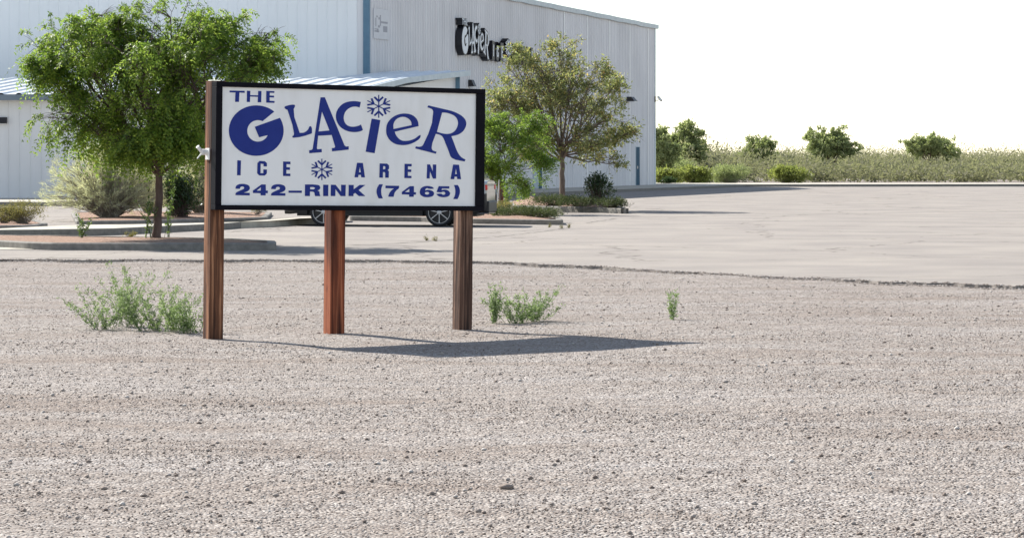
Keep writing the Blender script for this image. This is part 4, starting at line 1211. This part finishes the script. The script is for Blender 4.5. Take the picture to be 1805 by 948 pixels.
sprig('sapling', (gx(291, 49.3), 50.2, .13), 1.2, 5, 'leafy sucker shoots behind the right side of the broad tree trunk', M['leafmid'], 43, .34, (.08, .026), 'sapling', nl=11)
sprig('weed', (gx(231, 50.3), 50.3, .13), .10, 8, 'flat tuft of dry weed behind the kerbed island bed', M['leafdry'], 44, .2, (.05, .014), 'weed', nl=8)

# right-hand beds: junipers, bush, stake and post
def groundcover(px, d, wd, dp, ht, label, seed, z=.12, leafm=None):
    return bush('juniper', (gx(px, d), d, z), wd, ht, int(240 * wd), label, leafm or M['juniper'], M['bark'], seed=seed, leaf=(.07, .018), depth=dp, cat='ground cover', lumps=9, clump=11, group='low junipers in the kerbed beds')
groundcover(905, 67.2, 1.2, 1.6, .32, 'low spreading juniper left of two in the bed by the bright green tree', 51)
groundcover(948, 66.6, 1.15, 1.3, .28, 'low spreading juniper nearest the right end of the bed beside the car', 52)
groundcover(878, 70.5, .8, 1.2, .40, 'yellowish juniper at the foot of the bright green tree', 53, leafm=M['leafdry'])
groundcover(975, 80.4, 1.4, 1.4, .34, 'low juniper left of the rust tinted tree trunk', 54, .18)
groundcover(1022, 79.6, 1.3, 1.4, .36, 'low juniper right of the rust tinted tree trunk', 55, .18)
groundcover(1075, 79.0, 1.0, 1.2, .30, 'low juniper at the right end of the rust tinted tree bed', 56, .16)
bush('dark_bush', (gx(1050, 82), 82.0, .2), .95, 1.05, 300, 'upright dark bush in the kerbed bed right of the rust tinted tree trunk', M['leafdark'], M['bark'], seed=61, leaf=(.09, .03), clump=8)
sprig('young_shrub', (gx(899, 70), 71.4, .14), .95, 7, 'pale leafy shoots in front of the red brown post', M['leafbright'], 62, .22, (.09, .03), 'shrub', nl=12)
# red brown post and pale stake
rp = empty('timber_post', (gx(884.5, 79.5), 79.5, 0.12), 0, 'square red brown post standing behind the bright green tree', 'post')
mb = MB(); mb.box(-.065, .065, -.065, .065, -.1, .78); mb.box(-.055, .055, -.055, .055, .78, .80); mb.build('shaft', M['rustpost'], rp)
stk = empty('tree_stake', (gx(877.8, 76.6), 76.6, .15), 0, 'thin pale stake beside the stems of the bright green tree', 'stake')
mb = MB(); mb.tube([(0, 0, -.1), (.0, 0, .4), (.03, 0, .85)], .018, 6); mb.build('rod', M['white'], stk)

# vegetation beyond the arena
def far_tree(px, d, ty, hb, wpx, label, leafm, seed, by=None):
    base = (gx(px, d), d, 0)
    kx = d / F; top = CH - (ty - CY) * kx; hw = wpx * kx / 2
    rng = np.random.default_rng(seed); lb = []
    for i in range(9):
        lb.append(((rng.uniform(-.7, .7) * hw, rng.uniform(-.6, .6) * hw, top * rng.uniform(.38, .8)), (hw * .42, hw * .42, top * .18)))
    lb.append(((0, 0, top * .82), (hw * .4, hw * .4, top * .13)))
    return make_tree('broadleaf_tree', base, lb, label, 'tree', leafm, M['bark'], .14, top * .3, style='single', dens=1.0, seed=seed, nb=6, nleaf=5, leaf_l=.26, leaf_w=.10, group='trees beyond the arena')
M['leaffar'] = leafmat('dusty green leaves', [(0.1, (0.12, 0.15, 0.07)), (0.5, (0.24, 0.28, 0.12)), (0.95, (0.40, 0.42, 0.22))], 0.4, .7)
far_tree(1163, 172, 220, 300, 62, 'dusty green tree directly beyond the arena wall right end', M['leaffar'], 71)
far_tree(1206, 190, 214, 300, 70, 'second dusty green tree right of the arena wall, behind the first', M['leaffar'], 72)
def far_bush(px, d, wpx, ty, label, leafm, seed, sz=(.2, .07)):
    k = d / F; ht = CH - (ty - CY) * k
    return bush('desert_shrub', (gx(px, d), d, -.03), wpx * k, ht, 420, label, leafm, M['twiggrey'], seed=seed, leaf=sz, clump=12, lumps=9, group='shrubs beyond the arena')
far_bush(1172, 164, 64, 296, 'yellow green shrub at the foot of the arena wall right end', M['leafyellow'], 81)
far_bush(1222, 166, 56, 292, 'yellow green shrub right of the one at the arena wall', M['leafyellow'], 82)
far_bush(1190, 178, 90, 272, 'dusty green shrub rising behind the yellow green shrub', M['leaffar'], 83, (.2, .04))
bush('dark_bush', (gx(1170, 158.5), 157.5, .1), 1.1, .45, 130, 'small dark bush on the kerb below the yellow green shrub', M['leafdark'], M['bark'], seed=84, leaf=(.12, .05))
far_bush(1290, 172, 66, 288, 'dusty green shrub at right beyond the parking lot', M['leaffar'], 85, (.2, .04))
far_bush(1385, 176, 70, 291, 'yellow green shrub alone beyond the right of the parking lot', M['leafyellow'], 86)
far_tree(1330, 240, 240, 300, 70, 'small dusty tree far beyond the parking lot, left of the tallest', M['leaffar'], 73)
far_tree(1470, 230, 226, 300, 90, 'tallest dusty tree far beyond the right of the parking lot', M['leaffar'], 74)
far_tree(1640, 250, 240, 300, 90, 'dusty tree far beyond the right of the parking lot, right of the tallest', M['leaffar'], 75)

# far scrub belt: nobody could count it
def scrub():
    rng = np.random.default_rng(90)
    n = 2400
    px = rng.uniform(1050, 1950, n); d = 185 + 420 * rng.uniform(0, 1, n) ** 1.3
    x = (px - CX) * d / F
    h = rng.uniform(.5, 2.0, n) * (1 + (d - 190) / 260 * .9)
    Q = []
    h *= .55 + .9 * (np.sin(x * .045 + 1) * np.sin(x * .017 + d * .01) * .5 + .5) ** 1.2
    h *= np.interp(px, [1050, 1180, 1290, 1500, 1900], [1.7, 1.6, 1.2, 1.0, .8])
    m_ = 80
    for i in range(n):
        c = np.array([x[i], d[i], h[i] * .45]); r = h[i]
        u = unit(rng.normal(0, 1, (m_, 3))) * rng.uniform(.0, 1, (m_, 1)) ** .5 * np.array([r * .8, r * .8, r * .5])
        p = c + u; p[:, 2] = np.maximum(p[:, 2], 0)
        Q.append(single_leaves(p, u + rng.normal(0, .6, (m_, 3)), .42, .11, rng))
    V, Fq = quads_mesh(np.concatenate(Q))
    o = np_mesh('scrubland', V, Fq, M['leafscrub'])
    tag(o, 'dusty grey green desert scrub filling the distance right of the arena', 'scrub', kind='stuff')
M['leafscrub'] = leafmat('dusty scrub', [(0.1, (0.10, 0.105, 0.06)), (0.5, (0.18, 0.175, 0.11)), (0.95, (0.28, 0.26, 0.17))], 0.3, .9)
scrub()

# foreground weeds
def weed(px, py, d, ht, n, label, seed, spread, leafm=None, leaf=(.035, .011)):
    return sprig('weed', (gx(px, d), d, -.04), ht, n, label, leafm or M['leafweed'], seed, spread, leaf, 'weed', group='weeds in the foreground gravel', nl=26, stemr=.003)
weed(228, 0, 26.0, .62, 22, 'tallest weed clump in the gravel left of the sign', 101, 0.53)
weed(178, 0, 25.6, .44, 18, 'weed clump at the left end of the row beside the sign', 102, 0.49)
weed(262, 0, 25.4, .48, 18, 'weed clump just right of the tallest one left of the sign', 103, 0.46)
weed(298, 0, 25.2, .42, 18, 'weed clump second from the left sign post', 104, 0.46)
weed(335, 0, 25.0, .36, 16, 'weed clump touching the left sign post', 105, 0.39)
weed(905, 0, 26.6, .36, 16, 'wide weed clump between the two others right of the sign', 106, 0.39)
weed(938, 0, 26.8, .37, 14, 'weed clump rightmost of those near the right sign post', 107, 0.35)
weed(872, 0, 26.6, .40, 9, 'small weed clump closest to the right sign post', 108, .12)
weed(1187, 0, 27.0, .33, 5, 'thin lone weed in the gravel right of the sign', 109, .08)
for i, (px, py) in enumerate([(752, 424), (768, 425), (968, 401), (990, 403), (1002, 402)]):
    sprig('crack_weed', (G(px, py)[0], G(px, py)[1], 0), .11, 5, ['tuft of weed at left end of the asphalt crack', 'second tuft of weed from the left in the asphalt crack', 'tuft of weed in the crack ahead of the kerb end', 'small tuft of weed in the crack below the kerb end', 'rightmost tuft of weed in the asphalt crack'][i],
          M['leafdry'], 120 + i, .07, (.04, .009), 'weed', group='weeds in the asphalt crack', nl=5)

# loose stones on the gravel shoulder
def stones():
    rng = np.random.default_rng(55)
    n = 90000
    u = rng.uniform(0, 1, n)
    d = 10.2 * (41.5 / 10.2) ** (u ** .8)
    px = rng.uniform(-40, 1845, n); x = (px - CX) * d / F
    # keep in front of asphalt lip
    lim = np.interp(px, [p[0] for p in front_px], [gd(p[1]) for p in front_px]) - .1
    ok = d < lim; x = x[ok]; d = d[ok]; n = len(x)
    s = rng.uniform(.003, .008, n) * (1 + (rng.uniform(0, 1, n) > .97) * 1.3) * (1 + (rng.uniform(0, 1, n) > .996) * .9)
    # stones gather in loose drifts and thin out in worn bands
    den = .5 + .5 * np.sin(d * 1.9 + .35 * x + 1.3 * np.sin(x * .23)) * np.sin(d * .47 - .12 * x)
    ok = rng.uniform(0, 1, n) < .25 + .75 * den
    x = x[ok]; d = d[ok]; s = s[ok]; n = len(x)
    # crumbs along the broken asphalt edge
    ne = 9000
    ax = np.array([p[0] for p in af]); ay = np.array([p[1] for p in af])
    xe_ = rng.uniform(-9, 14, ne); de_ = np.interp(xe_, ax, ay) + rng.normal(-.06, .12, ne)
    x = np.concatenate([x, xe_]); d = np.concatenate([d, de_]); s = np.concatenate([s, rng.uniform(.004, .016, ne)]); n = len(x)
    base = np.array([[1, 0, 0], [0, 1, 0], [-1, 0, 0], [0, -1, 0], [0, 0, 1], [0, 0, -1]], float)
    V = base[None] * s[:, None, None] * rng.uniform(.6, 1.3, (n, 6, 3)) * np.array([1.1, 1.1, .7])
    a = rng.uniform(0, 6.28, n); ca, sa = np.cos(a)[:, None], np.sin(a)[:, None]
    X = V[..., 0] * ca - V[..., 1] * sa; Y = V[..., 0] * sa + V[..., 1] * ca
    zg = -0.03 + 0.012 * np.sin(x * 1.3 + 0.7 * d) * np.sin(d * 0.9) + 0.01 * np.sin(x * 3.1 + 1) * np.sin(d * 2.3 + 2)
    zg = np.where(d > np.interp(x, ax, ay), 0.0, zg)
    V = np.stack([X + x[:, None], Y + d[:, None], V[..., 2] + zg[:, None] + s[:, None] * .35], -1).reshape(-1, 3)
    f = np.array([[0, 1, 4], [1, 2, 4], [2, 3, 4], [3, 0, 4], [1, 0, 5], [2, 1, 5], [3, 2, 5], [0, 3, 5]])
    Fq = (f[None] + np.arange(n)[:, None, None] * 6).reshape(-1, 3)
    o = np_mesh('gravel_stones', V, Fq, M['pebble'])
    tag(o, 'loose pinkish grey stones on the road shoulder', 'gravel', kind='stuff')
stones()

# ================================================================== CAR
def build_car():
    ry, fy_ = 62.95, 63.45
    rearc = Vector((gx(774, ry), ry, 0)); frontc = Vector((gx(570, fy_), fy_, 0))
    fwd = (frontc - rearc); wb = fwd.length; fwd.normalize()
    left = Vector((-fwd.y, fwd.x, 0))          # car's left
    ang = math.atan2(fwd.y, fwd.x)
    # near side is the car's right or left?  fwd=-x, left = (0,-1) -> near the camera
    wid = 1.86
    ctr = (rearc + frontc) / 2 - left * (wid / 2 - .02)
    root = empty('parked_car', ctr, ang, 'silver grey sport utility car with black sills parked behind the sign', 'car')
    hw = wb / 2; XF = hw + .98; XR = -hw - 1.12; WR = .335; AR = .40
    def zb(x):
        z = .27
        for c in (hw, -hw):
            dx = abs(x - c)
            if dx < AR: z = max(z, .30 + math.sqrt(max(0, AR * AR - dx * dx)) + .0)
        if x > XF - .75: z = max(z, .22 + (x - (XF - .75)) * .18)
        if x < XR + .6: z = max(z, .27 + ((XR + .6) - x) * .2)
        return z
    xs = sorted(set([XR, XR + .03, XR + .1] + list(np.linspace(XR + .2, XF - .2, 76)) + [XF - .1, XF - .03, XF] + [c + s_ * AR for c in (hw, -hw) for s_ in (-1, -.98, .98, 1)]))
    def belt(x): return 1.02 - .06 * max(0, (x + .2)) / 2.2 - (.0 if x < hw else (x - hw) * .12)
    def endt(x):
        e_ = min(1, (x - XR) / .25); f_ = min(1, (XF - x) / .45)
        return (.86 + .14 * math.sqrt(max(0, 1 - (1 - e_) ** 2))) * (.78 + .22 * math.sqrt(max(0, 1 - (1 - f_) ** 2)))
    mb = MB(); K = None; rings = []
    for x in xs:
        t = endt(x); h = wid / 2 * t; b_ = zb(x); bt = belt(x)
        if x > XF - .5: bt -= (x - (XF - .5)) ** 2 * .55
        lo = min(b_, bt - .1)
        half = [(h * .93, lo), (h * .985, lo + (bt - lo) * .3), (h, lo + (bt - lo) * .62), (h * .975, bt), (h * .80, bt + .045), (0, bt + .07)]
        ring = [(x, y, z) for y, z in half] + [(x, -y, z) for y, z in half[::-1][1:]]
        rings.append(ring)
    K = len(rings[0]); V = sum(rings, [])
    fs = []; ms = []
    for i in range(len(rings) - 1):
        for k in range(K - 1):
            fs.append((i * K + k, (i + 1) * K + k, (i + 1) * K + k + 1, i * K + k + 1)); ms.append(1 if k in (0, 1, K - 3, K - 2) else 0)
    fs.append(tuple(range(K))); ms.append(0); fs.append(tuple(range((len(rings) - 1) * K, len(rings) * K))[::-1]); ms.append(0)
    mb.add(V, fs); mb.m = ms
    mb.build('body', [M['carpaint'], M['cladding']], root, smooth=False)
    # underbody
    mb = MB(); mb.box(XR + .25, XF - .3, -wid / 2 + .22, wid / 2 - .22, .24, .55)
    mb.box(-hw + AR, hw - AR, -wid / 2 + .06, wid / 2 - .06, .25, .34)
    mb.build('underbody', M['cladding'], root)
    # greenhouse
    st = [(XR + .10, 1.12, .70), (XR + .45, 1.60, .62), (-hw + .3, 1.69, .62), (.2, 1.71, .62), (.75, 1.64, .61), (1.55 - .15, 1.02, .74)]
    mb = MB(); rings = []
    for (x, z, y) in st:
        bt = min(belt(x) + .02, z - .02)
        rings.append([(x, .80, bt), (x, y + .03, z - .06), (x, y - .12, z), (x, 0, z + .02), (x, -y + .12, z), (x, -y - .03, z - .06), (x, -.80, bt)])
    K = 7; V = sum(rings, []); fs = []; ms = []
    for i in range(len(rings) - 1):
        for k in range(K - 1):
            fs.append((i * K + k, (i + 1) * K + k, (i + 1) * K + k + 1, i * K + k + 1))
            ms.append(1 if (k in (0, 5) or i in (0, len(rings) - 2)) else 0)
    fs += [tuple(range(K)), tuple(range((len(rings) - 1) * K, len(rings) * K))[::-1]]; ms += [0, 0]
    mb.add(V, fs); mb.m = ms
    mb.build('cabin', [M['carpaint'], M['glass']], root)
    for sg in (-1, 1):
        for xp in (-.15, .75, -1.05):
            mb = MB(); mb.add([(xp - .04, sg * .803, belt(xp) + .01), (xp + .04, sg * .803, belt(xp) + .01), (xp + .01, sg * .652, 1.62), (xp - .07, sg * .652, 1.62)], [(0, 1, 2, 3)]); mb.build('pillar', M['cladding'], root)
    # wheels
    def disc_ring(mb, r0, r1, y0, y1, n=36, m=0, c=(0, 0)):
        b = len(mb.v)
        for k in range(n):
            a = 2 * math.pi * k / n
            mb.v.append((c[0] + r0 * math.cos(a), y0, c[1] + r0 * math.sin(a))); mb.v.append((c[0] + r1 * math.cos(a), y1, c[1] + r1 * math.sin(a)))
        for k in range(n):
            j = (k + 1) % n
            mb.f.append((b + 2 * k, b + 2 * j, b + 2 * j + 1, b + 2 * k + 1)); mb.m.append(m)
    for cx_ in (hw, -hw):
        for sg in (1, -1):
            yo = sg * (wid / 2 - .02); yi = sg * (wid / 2 - .25)
            wr = empty('wheel', (0, 0, 0)); wr.parent = root; wr.location = (cx_, 0, WR)
            tb = MB()
            prof = [(.235, yi), (.31, yi), (WR - .008, yi + sg * .03), (WR, yi + sg * .07), (WR, yo - sg * .06), (WR - .01, yo - sg * .025), (.305, yo), (.262, yo - sg * .005), (.252, yo - sg * .03)]
            for (a_, b_) in zip(prof[:-1], prof[1:]): disc_ring(tb, a_[0], b_[0], a_[1], b_[1])
            tb.build('tyre', M['rubber'], wr, smooth=True)
            rb = MB()
            disc_ring(rb, .262, .252, yo - sg * .006, yo - sg * .006); disc_ring(rb, .252, .25, yo - sg * .006, yo - sg * .06)
            disc_ring(rb, .055, .03, yo - sg * .02, yo - sg * .01); disc_ring(rb, .03, 0.001, yo - sg * .01, yo - sg * .01)
            for k in range(7):
                a = 2 * math.pi * (k + .25) / 7 + math.pi / 14 * 0
                ca, sa = math.cos(a), math.sin(a); pa, pb = -sa, ca
                for (ra, rbb, wa, wb_, ya, yb_) in ((.04, .25, .008, .011, .012, .012),):
                    q = [(ca * ra + pa * wa, yo - sg * ya, sa * ra + pb * wa), (ca * rbb + pa * wb_, yo - sg * yb_, sa * rbb + pb * wb_), (ca * rbb - pa * wb_, yo - sg * yb_, sa * rbb - pb * wb_), (ca * ra - pa * wa, yo - sg * ya, sa * ra - pb * wa)]
                    q2 = [(x, y - sg * .03, z) for x, y, z in q]
                    rb.add(q + q2, [(0, 1, 2, 3), (0, 4, 5, 1), (2, 6, 7, 3), (1, 5, 6, 2)])
            rb.build('rim', M['alloy'], wr)
            hb_ = MB(); disc_ring(hb_, .245, .001, yo - sg * .075, yo - sg * .075); hb_.build('brake_disc', M['wheelblack'], wr)
            # arch liner
            lb = MB(); n = 18
            for k in range(n):
                a, b_ = math.pi * k / n, math.pi * (k + 1) / n
                p = [(cx_ + .405 * math.cos(a), .29 + .405 * math.sin(a)), (cx_ + .405 * math.cos(b_), .29 + .405 * math.sin(b_))]
                lb.add([(p[0][0], yo - sg * .05, p[0][1]), (p[1][0], yo - sg * .05, p[1][1]), (p[1][0], yi - sg * .15, p[1][1]), (p[0][0], yi - sg * .15, p[0][1])], [(0, 1, 2, 3)])
            lb.add([(cx_ - .42, yi - sg * .1, .25), (cx_ + .42, yi - sg * .1, .25), (cx_ + .42, yi - sg * .1, .72), (cx_ - .42, yi - sg * .1, .72)], [(0, 1, 2, 3)])
            lb.build('wheel_arch', M['wheelblack'], root)
    for sg in (1, -1):
        mb = MB(); mb.box(XR - .015, XR + .30, sg * .76 - .09, sg * .76 + .09, .86, .99); mb.build('tail_light', M['redlens'], root, bevel=.02)
        mb = MB(); mb.box(XF - .28, XF + .005, sg * .60 - .13, sg * .60 + .13, .62, .74); mb.build('headlight', M['clearlens'], root, bevel=.02)
        mb = MB(); mb.box(.95, 1.08, sg * .86, sg * .86 + sg * .2, 1.02, 1.16) if sg > 0 else mb.box(.95, 1.08, -1.06, -.86, 1.02, 1.16)
        mb.build('mirror', M['carpaint'], root, bevel=.03)
        mb = MB(); mb.tube([(XR - .03, sg * .62, .33), (XR + .25, sg * .62, .33)], .035, 10); mb.build('exhaust_pipe', M['chrome'], root)
        for xp in (-.75, .15):
            mb = MB(); mb.box(xp - .09, xp + .09, sg * (wid / 2 - .005) - .012, sg * (wid / 2 - .005) + .012, .86, .885); mb.build('door_handle', M['carpaint'], root)
    mb = MB(); mb.box(XR - .05, XR + .12, -.76, .76, .33, .60); mb.build('bumper', M['cladding'], root, bevel=.03)
    mb = MB(); mb.box(XF - .16, XF + .02, -.66, .66, .28, .40); mb.build('bumper', M['cladding'], root, bevel=.03)
build_car()
